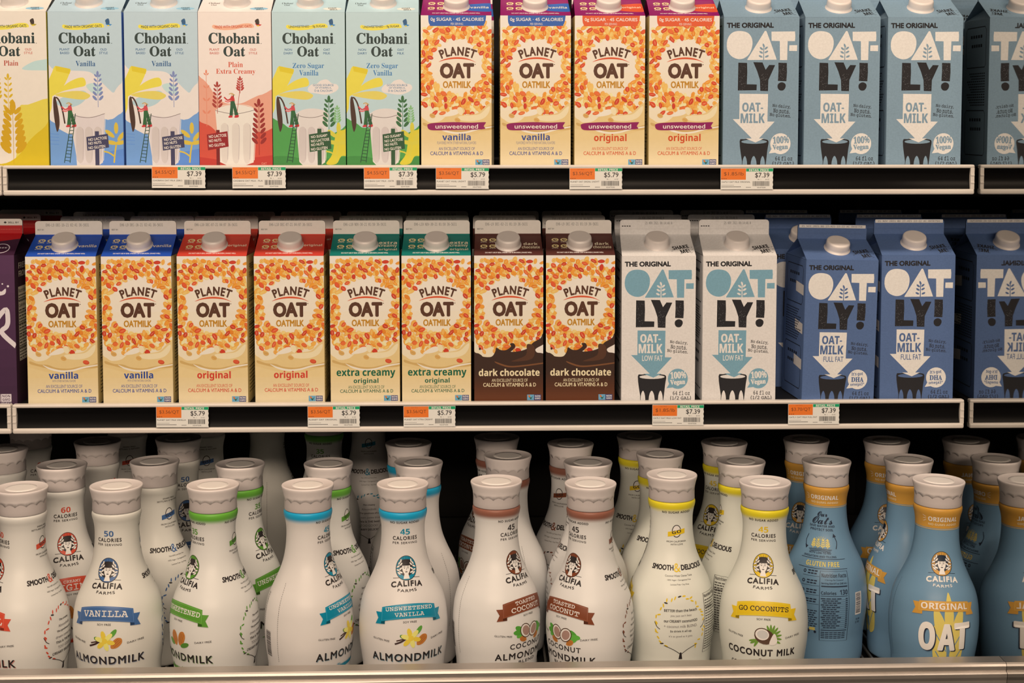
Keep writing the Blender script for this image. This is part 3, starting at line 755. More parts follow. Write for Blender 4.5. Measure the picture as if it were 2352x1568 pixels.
def art_purple():
    W, H = 91.5, 193.5; A = Art(0, H, 1.0, (0, 0, W, H)); base = K(74, 40, 64); wh = K(224, 200, 190)
    A.grad(0, 0, W, H, K(84, 44, 72), K(62, 32, 54), 8)
    A.line([(-10, 110), (30, 116), (58, 100), (70, 80), (80, 70), (82, 84), (80, 92), (74, 100), (92, 118)], 6, wh, sm=5)
    A.blob([(60, 44), (68, 42), (74, 47), (80, 43), (79, 50), (70, 52), (62, 50)], wh); A.ell(83, 40, 1.4, 1.4, wh); A.ell(76, 37, 1, 1, wh)
    A.rect(58, H - 14, 70, H - 4, wh); A.rect(71, H - 14, 84, H - 4, wh); A.text('NON', 72.5, H - 13, 82.5, H - 9.6, base, 'H'); A.text('GMO', 72.5, H - 8.6, 82.5, H - 5.2, base, 'H'); A.blob([(60, H - 10), (63, H - 6), (69, H - 13), (64, H - 8)], base)
    A.text('VERIFIED', 60, H - 3.4, 84, H - 1, wh, 'B')
    return A
# ------------------------------------------------------------ bottle: profile, artwork, builder
_prof = [(0, 48.0), (2.5, 50.6), (10, 51.8), (22, 52.2), (37, 52.8), (48, 54.2), (66, 56.6), (87, 57.4), (107, 55.8), (118, 53.8), (128, 50.6), (139, 45.4), (149, 39.8), (159, 34.9), (170, 31.2), (182, 28.8), (192, 27.6), (203, 27.0), (213, 27.2), (221, 28.4), (226.5, 29.8), (230, 30.2), (232.5, 29.6), (234.5, 27.6), (240, 26.8)]
_ps = smooth(_prof, 6, False)
_pz = np.array([p[0] for p in _ps]) / 1000; _pr = np.array([p[1] for p in _ps]) / 1000
_pr = _pr * np.where(_pr > .045, .968, 1 - .032 * np.clip((_pr - .035) / .010, 0, 1))
def rad(z): return float(np.interp(z, _pz, _pr))
BOT_H = 0.264
def label_banner(A, w, h, c, dk, lines, ink, bend=5.0, st='S'):
    n = 12
    top = [(-w / 2 + 7 + (w - 14) * i / n, -h / 2 + bend * (2 * i / n - 1) ** 2) for i in range(n + 1)]
    bot = [(x, y + h) for x, y in reversed(top)]
    for s in (-1, 1):
        x = s * (w / 2 - 12); yb = h / 2 + bend * .7
        A.poly([(x, yb - 10), (s * (w / 2 + 1), yb - 9.5), (s * (w / 2 - 3), yb - 2.5), (s * (w / 2 + .5), yb + 5), (x, yb + 4)], c)
        A.poly([(x, yb - 1), (s * (w / 2 - 7), yb + .6), (s * (w / 2 - 7), yb + 4), (x, yb + 4)], dk)
    A.poly(top + bot, c)
    ins = [(x * .975, y + 1.2) for x, y in top] + [(x * .975, y - 1.2) for x, y in bot]
    A.line(ins, .35, tuple(min(.8, v * 1.5 + .08) for v in c), True)
    k = len(lines)
    for i, (t, tw, th) in enumerate(lines):
        y = (i - (k - 1) / 2) * (h / k * .86)
        A.text(t, -tw / 2, y - th / 2, tw / 2, y + th / 2, ink, st, 0.018 if st == 'T' else 0.0, bend=bend * (tw / w) ** 2)

def label_emblem(A, c, blk, wh):
    A.ell(0, 0, 12.9, 14.4, blk, 0, 30); A.ell(0, 0, 12.2, 13.7, c, 0, 30)
    R = random.Random(4)
    for i in range(26):
        a = radians(150 + 240 * i / 25 + R.uniform(-4, 4)) if i < 13 else radians(-60 + 120 * (i - 13) / 12 + 0)
    for i in range(11): a = pi * (1.0 + i / 10); A.line([(7 * cos(a), 1 + 7 * sin(a)), (11.6 * cos(a), 13 * sin(a))], .3, blk)
    A.blob([(0, -10), (6, -8.5), (8, -2), (7, 5), (3, 9), (-3, 9), (-7, 5), (-8, -2), (-6, -8.5)], blk)
    for s in (-1, 1):
        for x, y, a in ((8.6, -5.5, 60), (9.8, -1.5, 30), (9.4, 2.6, -10), (8.4, 6.2, -40), (6.6, -8.2, 80), (6.6, 1.0, 40), (6.4, 5.0, -20), (6.2, -4.2, 50)):
            A.ell(s * x, y, 2.7, 1.35, blk, s * a, 10); A.ell(s * x, y, 2.3, .95, wh, s * a, 10)
    A.blob([(0, -6.2), (4.3, -4), (4.7, 1), (3.2, 5.5), (0, 8.4), (-3.2, 5.5), (-4.7, 1), (-4.3, -4)], wh)
    A.poly([(-2.2, 7), (2.2, 7), (3.4, 12.4), (-3.4, 12.4)], wh)
    A.blob([(-4.6, -2.5), (-3, -5.4), (0, -6.4), (3, -5.4), (4.6, -2.5), (3.6, -8.5), (0, -9.8), (-3.6, -8.5)], blk)
    for s in (-1, 1):
        A.line([(s * .9, -1.2), (s * 2, -1.8), (s * 3.4, -1.1)], .5, blk); A.ell(s * 2.1, .2, 1.0, .45, blk, 0, 8)
    A.line([(.2, -.2), (.5, 2.4), (-.5, 2.8)], .35, blk); A.ell(0, 4.6, 1.5, .6, blk, 0, 8)

def flower(A, x, y, s, c, c2):
    for a in range(0, 360, 60): A.ell(x + s * .55 * cos(radians(a + 15)), y + s * .55 * sin(radians(a + 15)), s * .52, s * .25, c if a % 120 else c2, a + 15, 10)
    A.ell(x, y, s * .28, s * .28, c2)
def almond(A, x, y, s, a):
    A.blob([(x + s * px * cos(a) - s * py * sin(a), y + s * px * sin(a) + s * py * cos(a)) for px, py in ((1, 0), (.4, .5), (-.5, .5), (-.9, 0), (-.5, -.5), (.4, -.5))], K(196, 116, 48))
    for k in (-.2, .05, .28): A.line([(x - s * .6 * cos(a) - s * k * sin(a), y - s * .6 * sin(a) + s * k * cos(a)), (x + s * .6 * cos(a) - s * k * sin(a), y + s * .6 * sin(a) + s * k * cos(a))], s * .06, K(160, 84, 30))
def coconut(A, x, y, s, rot, inner=None):
    A.ell(x, y, s, s * .86, K(84, 54, 36), rot); A.ell(x, y, s * .88, s * .74, K(236, 226, 212), rot); A.ell(x + s * .05, y, s * .70, s * .56, inner or K(206, 190, 172), rot)

BOTTLES = {
    'red': dict(body=K(226, 206, 184), acc=K(214, 74, 48), cal='60', ban=[('CREAMY', 22, 3.4), ('ORIGINAL', 64, 8)], prod=['ALMONDMILK'], fruit='almond', sugar=False),
    'vanilla': dict(body=K(226, 206, 182), acc=K(68, 97, 134), cal='50', ban=[('VANILLA', 56, 7.2)], prod=['ALMONDMILK'], fruit='vanilla', sugar=False),
    'green': dict(body=K(226, 207, 186), acc=K(92, 142, 44), cal='35', ban=[('UNSWEETENED', 64, 6.2)], prod=['ALMONDMILK'], fruit='almond', sugar=True),
    'teal': dict(body=K(226, 204, 184), acc=K(14, 126, 142), cal='45', ban=[('UNSWEETENED', 60, 4.6), ('VANILLA', 36, 4.6)], prod=['ALMONDMILK'], fruit='vanilla', sugar=True),
    'brown': dict(body=K(230, 210, 190), acc=K(128, 62, 34), cal='45', ban=[('TOASTED', 36, 4.4), ('COCONUT', 48, 5.8)], prod=['COCONUT', 'ALMONDMILK', 'BLEND'], fruit='coconuts', sugar=True),
    'yellow': dict(body=K(228, 211, 185), acc=K(232, 182, 30), cal='45', ban=[('GO COCONUTS', 62, 6.0)], prod=['COCONUT MILK', '&', 'COCONUT WATER BLEND'], fruit='coconut', sugar=True),
    'blue': dict(body=K(110, 135, 149), acc=K(206, 142, 56), cal='', ban=[('ORIGINAL', 58, 7.5)], prod=['OAT'], fruit='oat', sugar=False),
}
_bot = {}
def bottle_parts(kind):
    if kind in _bot: return _bot[kind]
    B = BOTTLES[kind]; body = B['body']; acc = B['acc']; blue = kind == 'blue'
    blk = K(50, 40, 36) if not blue else K(28, 38, 50); wh = K(236, 220, 202)
    b = MB(); prof = [(r, z) for z, r in zip(_pz, _pr)]; cols = []
    collar = {'brown': K(150, 90, 68), 'teal': K(34, 156, 182), 'green': K(108, 166, 54), 'yellow': K(244, 202, 40)}.get(kind)
    for i in range(len(prof)):
        z = prof[i][1] * 1000
        if blue: cols.append(acc if z > 206.5 else body)
        elif collar is None: cols.append(body)
        else:
            t = min(1, max(0, (z - 218.5) / 8.0)); t = t * t * (3 - 2 * t)
            cols.append(tuple(p + (q - p) * t for p, q in zip(body, collar)))
    revolve(b, prof, 64, m=0, cols=cols, cap_bot=True, cap_top=True)
    def W(draw, deg, z, cut=2.2, lift=.00022):
        A = Art(); draw(A); b.wrap(A, radians(deg), z / 1000, rad, cut=cut, lift=lift)
    accd = tuple(v * .35 for v in acc)
    if blue:
        W(lambda A: A.line([(x, 0) for x in np.linspace(-92, 92, 60)], .7, K(226, 170, 84)), 0, 207)
        def collar_text(A): A.text('ORIGINAL', -19, -3, 19, 3, wh, 'H', 0.01); A.text('NO GUMS ADDED', -19, 5.4, 19, 8.2, K(226, 196, 150), 'H'); A.line([(-22, -2), (-26, -4)], .5, wh); A.line([(-22, 0), (-26, 0)], .5, wh); A.line([(-22, 2), (-26, 4)], .5, wh)
        W(collar_text, 4, 220); W(collar_text, 176, 220)
    else:
        if B['sugar']:
            for d in (0, 125): W(lambda A: A.text('NO SUGAR ADDED', -19, -1.5, 19, 1.5, blk, 'G', .035), d, 221.5 if kind != 'brown' else 219)
        else: W(lambda A: (A.fit('SHAKE WELL', 0, -1.2, .8, blk, 'G', .03), A.fit('SETTLING IS NATURAL', 0, 2.4, 4.4, blk, 'G', .03)), 125, 218)
        def cal(A):
            A.text(B['cal'], -6, -4.2, 6, 3.0, acc if kind not in ('brown',) else blk, 'H'); A.text('CALORIES', -15.5, 5, 15.5, 9.8, blk, 'G', .03); A.text('PER SERVING', -15.5, 11.8, 15.5, 14.6, blk, 'G', .02)
        W(cal, 0, 209)
    W(lambda A: label_emblem(A, acc, blk, wh), 1, 166)
    fc = blk if not blue else wh
    def name(A):
        A.line([(-18, -5.6), (0, -6.8), (18, -5.6)], .5, blk, sm=4)
        A.text('CALIFIA', -19, -3.2, 19, 3.4, fc, 'G', .06, bend=1.6); A.text('FARMS', -11, 6.4, 11, 9.6, fc, 'G', .03, bend=-.8)
    W(name, 1, 148.6)
    W(lambda A: label_banner(A, 84 if kind != 'blue' else 78, 17 if not blue else 12, acc, accd if not blue else acc, B['ban'], wh if kind != 'yellow' else blk, 5 if not blue else 2, 'T' if not blue else 'H'), 3, 118, lift=.0005)
    if not blue:
        def small(A):
            A.text('SOY FREE', -8.5, -1.2, 8.5, 1.2, blk, 'B', .01)
            A.text('GLUTEN FREE', -47, 21.4, -25, 23.8, blk, 'B', .012, rot=6); A.text('DAIRY FREE', 27, 21.4, 48, 23.8, blk, 'B', .012, rot=-6)
        W(small, 3, 105)
        def fruit(A):
            f = B['fruit']
            if f == 'vanilla':
                almond(A, 14, 3, 9, 2.4); A.line([(-20, 7), (-12, 4), (-4, -1)], 2.2, K(60, 34, 30), sm=4); A.line([(-18, 3), (-10, 1), (-2, 0)], 1.6, K(74, 44, 34), sm=4)
                A.ell(-9, -2, 5, 2.6, K(84, 128, 48), 20); A.ell(10, -9, 6.4, 2.8, K(96, 150, 54), -50); flower(A, 0, 0, 12, K(240, 214, 110), K(232, 190, 60))
            elif f == 'almond':
                almond(A, -6, 2, 10, 1.2); almond(A, 7, 1, 10, 1.9); A.ell(12, 9, 7, 3, K(86, 130, 46), -20); A.ell(-12, 8, 6, 3, K(104, 146, 60), 30)
            elif f == 'coconuts':
                for x, y, a in ((-16, -4, 30), (-14, 3, -20), (18, -2, 40), (17, 5, -30), (-18, 0, 5), (20, 1, 0)): A.ell(x, y, 7, 3.4, K(84, 150, 48) if a > 0 else K(98, 166, 58), a)
                almond(A, -11, 9, 6, .4); almond(A, 13, 9, 6, 2.6); coconut(A, -7, -1, 9.5, 60, K(172, 128, 108)); coconut(A, 7, 0, 9.5, -50, K(172, 128, 108))
            else:
                for a in range(-70, 80, 20): A.ell(8 + 7 * cos(radians(a - 40)), 2 + 9 * sin(radians(a - 40)), 7, 1.5, K(110, 140, 50), a - 40)
                for a in (150, 170, 120): A.ell(-6 + 6 * cos(radians(a)), 6 + 3 * sin(radians(a)), 7, 1.6, K(110, 140, 50), a)
                A.ell(0, 1, 12.5, 9.6, K(88, 58, 40), 20); coconut(A, -2.5, -1.5, 9.6, 10); A.blob([(6, 10), (12, -3), (16, 6), (13, 11)], K(236, 226, 210))
        W(fruit, 4, 85)
        if kind == 'brown':
            W(lambda A: A.text('COCONUT', -28, -3.4, 28, 3.4, blk, 'G', .03), 3, 68); W(lambda A: A.text('ALMONDMILK', -46, -4.4, 46, 4.4, blk, 'G', .035), 3, 55.5); W(lambda A: A.text('BLEND', -14, -2, 14, 2, blk, 'G', .03), 3, 46.5)
        elif kind == 'yellow':
            W(lambda A: A.text('COCONUT MILK', -45, -4.6, 45, 4.6, blk, 'G', .045), 0, 63); W(lambda A: (A.text('&', -3, -2.6, 3, 2.6, blk, 'W'), A.line([(-9, 0), (-4, 0)], .6, blk), A.line([(4, 0), (9, 0)], .6, blk)), 0, 53); W(lambda A: A.text('COCONUT WATER BLEND', -40, -2.6, 40, 2.6, blk, 'G', .03), 0, 46)
        else:
            W(lambda A: (A.text('ALMONDMILK', -49.3, -4.4, 49.7, 5.8, tuple(v * .6 + .25 for v in acc), 'G', .03), A.text('ALMONDMILK', -50, -5.2, 49, 5.0, blk, 'G', .035)), 3, 60.5)
            W(lambda A: (A.text('Unsweetened' if B['sugar'] else 'Tastes great', -20, -2, 20, 2, acc, 'W', .01), A.blob([(-26, 3), (0, 1), (26, 3), (10, 5), (-10, 5)], acc)), 3, 46)
        # story panel
        def story(A):
            R = random.Random(9)
            for i in range(34):
                a = radians(125 + 290 * i / 33); x, y = 33 * cos(a), 34 * sin(a)
                if abs(y) > 6 or R.random() < .6: A.ell(x + R.uniform(-2, 2), y + R.uniform(-2, 2), 2.6, .95, acc if R.random() < .82 else blk, degrees(a) + R.choice([40, -40, 80]), 8)
            A.line([(-22, 27), (-10, 32), (0, 39), (0, 44)], .8, blk, sm=4); A.line([(22, 27), (10, 32), (0, 39)], .8, blk, sm=4); A.poly([(-1, 36), (1, 36), (2.6, 45), (-2.6, 45)], blk)
            for s in (-1, 1): A.line([(s * 34, -3), (s * 31, 3), (s * 27, 6)], .8, blk, sm=3)
            L = (['BETTER than the beach', 'you just can’t beat', 'our CREAMY coconutH2O', '+ coconut milk BLEND.', 'So drink it all up,', 'it’s as good as it gets.'] if kind == 'yellow' else ['The creamy', 'Almondmilk', 'The goodness of a', 'dream come true', 'This is THE best', 'TOO GOOD', 'CREAMY DELICIOUS'])
            for i, t in enumerate(L): A.fit(t, 0, -20 + i * 6.6, -16.6 + i * 6.6, blk if i % 2 == 0 else K(120, 104, 96), 'H' if i % 2 == 0 else 'B', 0, 44)
        W(story, 125, 85)
        def smoothd(A):
            A.text('SMOOTH', -34, -3.2, -6, 3.2, blk, 'B', .05); A.text('&', -5.5, -5, 2.5, 5, acc, 'W', .02); A.text('DELICIOUS', 3.4, -3.2, 38, 3.2, blk, 'B', .05)
        W(smoothd, 125, 153)
        W(lambda A: [A.fit(t, 0, y, y + 2.2, blk, 'B', 0) for t, y in (('Coconut Water Dense Taste' if kind == 'yellow' else 'Non-GMO and Dairy Free', -6), ('100% Vegan • Carrageenan Free', -1), ('Lactose Free • Soy Free', 4))], 125, 139)
        def badge(A): A.ell(0, 0, 6, 8, blk); A.ell(0, 0, 5, 7, wh); A.poly([(-11, 1), (11, -3), (11, 3), (-11, 7)], acc); A.text('GO', -6, -1, 6, 3, blk, 'H', rot=-10); A.fit('FROM CALIFORNIA', 0, 12, 14, blk, 'B', .01); A.fit('WITH LOVE', 0, 15.6, 17.6, blk, 'B', .01)
        W(badge, 125, 197)
        # nutrition panel, barcode, date code
        def nutr(A):
            A.line([(-16, -38), (16, -38), (16, 38), (-16, 38)], .8, blk, True); A.text('Nutrition Facts', -14.5, -36.5, 14.5, -32.5, blk, 'H'); A.text('Calories', -14.5, -22, 2, -18, blk, 'H')
            for i in range(20): A.dash((-14.5, -29 + i * 3.3), (14 - (i * 7) % 9, -29 + i * 3.3), 5, 1.1, blk, .8)
        W(nutr, 178, 82)
        def bar(A):
            R = random.Random(1); y = -16
            while y < 16: h = R.uniform(.4, 1.2); A.rect(-6, y, 6, y + h, blk); y += h + R.uniform(.4, .9)
        W(bar, -122, 72)
        W(lambda A: A.dash((0, -58), (0, 38), 40, .55, blk, .6), -102, 90)
        W(lambda A: [A.dash((x, -52), (x, 40), 34, 1.2, blk, .7) for x in (-4, 0)], -136, 80)
    else:
        yl = K(222, 188, 92)
        def stalk(A):
            A.blob([(0, -52), (4, -40), (6, -24), (4, -8), (0, 0), (-4, -8), (-6, -24), (-4, -40)], yl)
            for s in (-1, 1):
                for y, l in ((-22, 30), (2, 30), (24, 26)): A.blob([(s * 2, y + 26), (s * 6, y + 4), (s * 18, y - 14), (s * 19, y + 2), (s * 14, y + 22)], yl)
                A.line([(s * 3, 20), (s * 16, -2)], 1.2, body); A.line([(s * 3, 42), (s * 16, 20)], 1.2, body)
        W(stalk, 8, 82)
        dk = K(40, 44, 56)
        def oat(A):
            for dx, dy, c in ((1.5, 1.2, dk), (0, 0, wh)): A.text('O', -33 + dx, -18 + dy, -13 + dx, 18 + dy, c, 'H', .03); A.text('A', -10 + dx, -17 + dy, 12 + dx, 17 + dy, c, 'H', .03); A.text('T', 10 + dx, -18 + dy, 33 + dx, 16 + dy, c, 'H', .03)
        W(oat, 4, 80, lift=.0006)
        W(lambda A: A.dash((0, -50), (0, 50), 44, .6, dk, .6), -78, 90)
        # back of the oat bottle
        W(lambda A: (A.text('Our', -6, -3.5, 7, 3.5, dk, 'W', .02)), 170, 198); W(lambda A: A.text('Oats', -13, -5, 14, 5, dk, 'W', .02), 170, 189.5)
        W(lambda A: (A.text('SAVE WATER AND', -17, -1.5, 17, 1.5, dk, 'H'), A.text('PROTECT SOIL', -15, 3, 15, 6, dk, 'H')), 170, 182)
        def sun(A):
            for a in range(180, 361, 15): A.line([(6 * cos(radians(a)), 4 + 6 * sin(radians(a))), (12 * cos(radians(a)), 4 + 11 * sin(radians(a)))], .5, yl)
            for x in (-9, -3, 3, 9): plant(A, x, 8, -2, 3, yl, 4, .6)
            for k in range(4): A.line([(-14 + k, 9 + k), (0, 7.5 + k), (14 - k, 9 + k)], .4, dk, sm=3)
            A.line([(-19, -8), (-21, 0), (-18, 8)], 1, dk, sm=3); A.poly([(-20.5, 5), (-15.5, 6.5), (-18, 10)], dk); A.line([(19, 8), (21, 0), (18, -8)], 1, dk, sm=3); A.poly([(16, -6), (21, -7), (17, -11)], dk)
        W(sun, 170, 162)
        W(lambda A: (A.fit('WITH LOW-TO-NO', 0, -1.2, 1.2, dk, 'H'), A.fit('IRRIGATION AND TILLING', 0, 3, 5.4, dk, 'H')), 170, 149)
        W(lambda A: (A.text('GLUTEN FREE', -22, -3, 22, 3, yl, 'H', .004), A.line([(-32, -6), (32, -6)], .6, dk), A.line([(-32, 5.5), (32, 5.5)], .6, dk)), 176, 136)
        def nf(A):
            A.line([(-20, -46), (20, -46), (20, 46), (-20, 46)], .7, dk, True); A.text('Nutrition Facts', -18, -43.5, 18, -38.5, dk, 'H'); A.fit('5 Servings Per Container', 0, -36.4, -34, dk, 'B', 0, 36); A.text('Serving Size 8 fl oz (240 mL)', -18, -32.4, 18, -29.4, dk, 'H')
            A.rect(-18, -28, 18, -26.6, dk); A.text('Calories', -18, -21, 2, -16.6, dk, 'H'); A.text('130', 7, -23, 18, -16.6, dk, 'H'); A.rect(-18, -15, 18, -14.4, dk)
            for i in range(15):
                y = -11.5 + i * 2.8; A.dash((-18 + (i % 3) * 1.5, y), (10 - (i * 5) % 9, y), 4, 1.1, dk, .85); A.line([(15, y), (18, y)], 1.1, dk); A.line([(-18, y + 1.4), (18, y + 1.4)], .25, dk)
            A.rect(-18, 31, 18, 32, dk)
            for y in (34.5, 37, 39.5, 42): A.dash((-18, y), (17, y), 6, 1.0, dk, .85)
        W(nf, 194, 82)
        def left(A):
            for i in range(4):
                y = -26 + i * 12; A.ell(-11, y, 2.2, 2.2, dk); A.ell(-11, y, 1, 1, body); A.dash((-6, y - 1.4), (9, y - 1.4), 3, 1.6, dk, .8); A.dash((-6, y + 1.8), (8, y + 1.8), 3, 1.6, dk, .8); A.line([(-13, y + 5), (11, y + 5)], .4, dk)
            for i in range(8): A.dash((-10, 24 + i * 3), (10 - i % 3 * 2, 24 + i * 3), 4, 1.2, dk, .8)
            A.ell(-4, 52, 2.6, 2.6, dk); A.ell(6, 53, 1.8, 1.8, dk); A.rect(-2, 47, 6, 51, yl)
        W(left, 161, 100)
        def bar(A):
            A.rect(-6, -15, 6, 15, wh); R = random.Random(1); y = -14
            while y < 13: h = R.uniform(.4, 1.1); A.rect(-5, y, 4, y + h, dk); y += h + R.uniform(.4, .8)
            A.text('TA CRV', -4, 20, 4, 22.5, dk, 'H'); A.text('5¢ 10¢', -4, 24, 4, 27, dk, 'H')
        W(bar, 232, 84)
    mesh = b.mesh('bottle_body', [M_SLEEVE])
    parts = [('body', mesh, (0, 0, 0), (0, 0, 0), []), ('cap', CAP_MESH, (0, 0, 0), (0, 0, 0), [('cap_band', BAND_MESH, (0, 0, 0), (0, 0, 0)), ('cap_liner', DISC_MESH, (0, 0, 0), (0, 0, 0))])]
    _bot[kind] = parts
    return parts

def cap_meshes():
    NS = 14
    def scal(i, a, r, z):
        s = abs(sin(NS * a / 2))
        if i < 2: return (r, z - .0030 * (1 - s) + .0012)
        return (r + .0002 * s * max(0, (4 - i) / 3), z)
    m = MB()
    revolve(m, [(.0290, .2475), (.02945, .2475), (.0298, .2515), (.0307, .2555), (.0318, .2592), (.0324, .2615), (.0325, .2628), (.0321, .2638), (.0312, .2641), (.0302, .2638), (.0296, .2634), (.0206, .2632), (.0198, .2630), (.0190, .2628)], 112, m=0, mod=scal)
    cap = m.mesh('bottle_cap', [M_CAP])
    n = MB(); revolve(n, [(.0272, .2338), (.0291, .2338), (.0294, .2350), (.0292, .2400), (.0292, .2480), (.0292, .2520)], 64)
    band = n.mesh('bottle_cap_band', [M_BAND])
    d = MB(); revolve(d, [(.0193, .2622), (.0190, .2633), (.0150, .2634), (.0060, .2634), (.0005, .2634)], 48, cap_top=True)
    return cap, band, d.mesh('bottle_cap_liner', [M_DISC])
CAP_MESH, BAND_MESH, DISC_MESH = cap_meshes()
# ------------------------------------------------------------ the case: liner, mirror, shelves, tray
Z_TOP, Z_MID, Z_BOT = CAM_Z - 0.0630, CAM_Z - 0.3690, CAM_Z - 0.456 - BOT_H
X_MIR = 0.6440
Y_MID = 0.020                                     # the middle shelf sits a little farther back
def struct(name, mb, mats, label=None):
    o = obj(name, mb.mesh(name, mats)); tag(o, label, None, None, 'structure'); return o
w = MB(); w.box(-1.35, .56, .70, X_MIR + .02, .585, 2.05); struct('wall_back', w, [M_WALL])
w = MB(); w.box(X_MIR, -.27, .84, X_MIR + .012, .56, 2.05, bev=.0015); o = struct('wall_right', w, [M_MIRROR])
w = MB(); w.box(-1.36, -.02, .70, -1.345, .585, 2.05); struct('added_wall_left', w, [M_WALL])  # unseen wall, added to stop light leaking in from the open left
w = MB(); w.box(-1.345, .02, 2.05, X_MIR + .02, .585, 2.07); struct('added_ceiling', w, [M_WALL])  # unseen top, added to keep light from above off the upper shelf's back

def rail_mesh_set(L, zr, h_top=.0045, h_gap=.0265, h_bot=.0068, cap_l=True, cap_r=True):
    """price rail of length L, origin at its left end, top edge at z=0, front at y=0"""
    H = h_top + h_gap + h_bot
    out = []
    m = MB(); m.box(0, 0, -h_top, L, .011, 0, bev=.0018); out.append(('upper_bead', m.mesh('rail_upper_bead', [M_RAILW])))
    m = MB(); m.box(0, -.0005, -H, L, .011, -h_top - h_gap, bev=.0022); out.append(('lower_bead', m.mesh('rail_lower_bead', [M_RAILW])))
    # black ticket channel, gently hollow
    m = MB(); n = 8; pr = [(.0035 + .0022 * sin(pi * i / n), -h_top - h_gap * i / n) for i in range(n + 1)]
    V = []
    for x in (.0, L): V += [(x, y, z) for y, z in pr]
    m.add(V, [(i, i + 1, n + 2 + i, n + 1 + i) for i in range(n)], m=0, smooth_=True)
    m.box(0, .0062, -h_top - h_gap, L, .0105, -h_top)
    out.append(('ticket_channel', m.mesh('rail_ticket_channel', [M_RAILB])))
    for s in ([0] if cap_l else []) + ([1] if cap_r else []):
        m = MB(); x0 = 0 if s == 0 else L - .0052
        m.box(x0, .0004, -h_top - h_gap - .001, x0 + .0052, .0105, -h_top + .001, bev=.0008)
        m.box(x0 + .0004, -.0003, -h_top - h_gap * .36, x0 + .0048, .002, -h_top - h_gap * .30)
        m.box(x0 + .0004, -.0003, -h_top - h_gap * .72, x0 + .0048, .002, -h_top - h_gap * .66)
        out.append(('end_cap', m.mesh('rail_end_cap', [M_RAILW])))
    return out, H
def shelf(x0, x1, y, z, label, cap_l=True, cap_r=True):
    r = empty('refrigerated_shelf', (x0, y, z)); tag(r, label, 'shelf', 'shelves of the dairy case')
    L = x1 - x0; rails, H = rail_mesh_set(L, z, cap_l=cap_l, cap_r=cap_r)
    lip = .0033
    for n, me in rails: obj(n, me, r, (0, 0, lip))
    d = MB(); d.box(0.001, .0112, -.030, L - .001, .016, .0002); d.box(.001, .0112, -.0045, L - .001, .50, 0)
    for k in np.linspace(.03, L - .03, 5): d.box(k - .006, .03, -.022, k + .006, .49, -.0046)
    obj('deck', d.mesh('shelf_deck', [M_DECK]), r)
    return r
XL_TOP = at_y(5, 379, 0).x; XR_TOP = X_MIR - .0035
shelf(XL_TOP, XR_TOP, 0.0, Z_TOP, 'long upper shelf with white edged black price rail holding the first row of cartons')
XL_MID = at_y(27, 927, Y_MID).x
shelf(XL_MID, XR_TOP, Y_MID, Z_MID, 'long middle shelf with white edged black price rail below gable-top cartons')
shelf(XL_TOP - .0015 - .60, XL_TOP - .0015, 0.0, Z_TOP, 'neighbouring upper shelf, only its rail end showing at the left edge')
shelf(XL_MID - .0015 - .60, XL_MID - .0015, Y_MID, Z_MID, 'neighbouring middle shelf, its rail end beside the purple carton')
# bottom tray with steel lip and wire floor rack
t = empty('display_tray', (0, 0, Z_BOT)); tag(t, 'stainless steel bottom tray with a bright rolled front lip holding bottles', 'tray')
XA, XB = -1.30, X_MIR - .0003
lz = CAM_Z - .656 - Z_BOT
m = MB(); m.box(XA, -.113, -.016, XB, .545, -.0095); m.box(XA, .535, -.016, XB, .545, .06); obj('floor_pan', m.mesh('tray_floor_pan', [M_DECK]), t)
m = MB()
pr = [(-.1085, -.012), (-.1085, lz - .004), (-.1095, lz - .001), (-.1115, lz), (-.1285, lz - .0004), (-.1300, lz + .0004), (-.1325, lz + .0004), (-.1345, lz - .001), (-.1356, lz - .0035), (-.1356, lz - .0075), (-.1350, lz - .0095), (-.1372, lz - .0105), (-.1384, lz - .012), (-.1384, lz - .016), (-.1376, lz - .020), (-.1376, lz - .12)]
V = [(x, y - .008 + .0072 * x, z) for x in (XA, XB) for y, z in pr]; k = len(pr)
for i in range(k - 1): m.add([V[i], V[i + 1], V[k + i + 1], V[k + i]], [(0, 1, 2, 3)], smooth_=False)
obj('front_lip', m.mesh('tray_front_lip', [M_STEEL]), t)
m = MB()
for x in np.arange(XA + .01, XB - .005, .0125):
    m.box(x - .0016, -.10, -.0036, x + .0016, .53, 0, bev=.0008)
for y in (-.09, .05, .2, .35, .5): m.box(XA, y - .002, -.0095, XB, y + .002, -.0036)
obj('wire_rack', m.mesh('tray_wire_rack', [M_WIRE]), t)

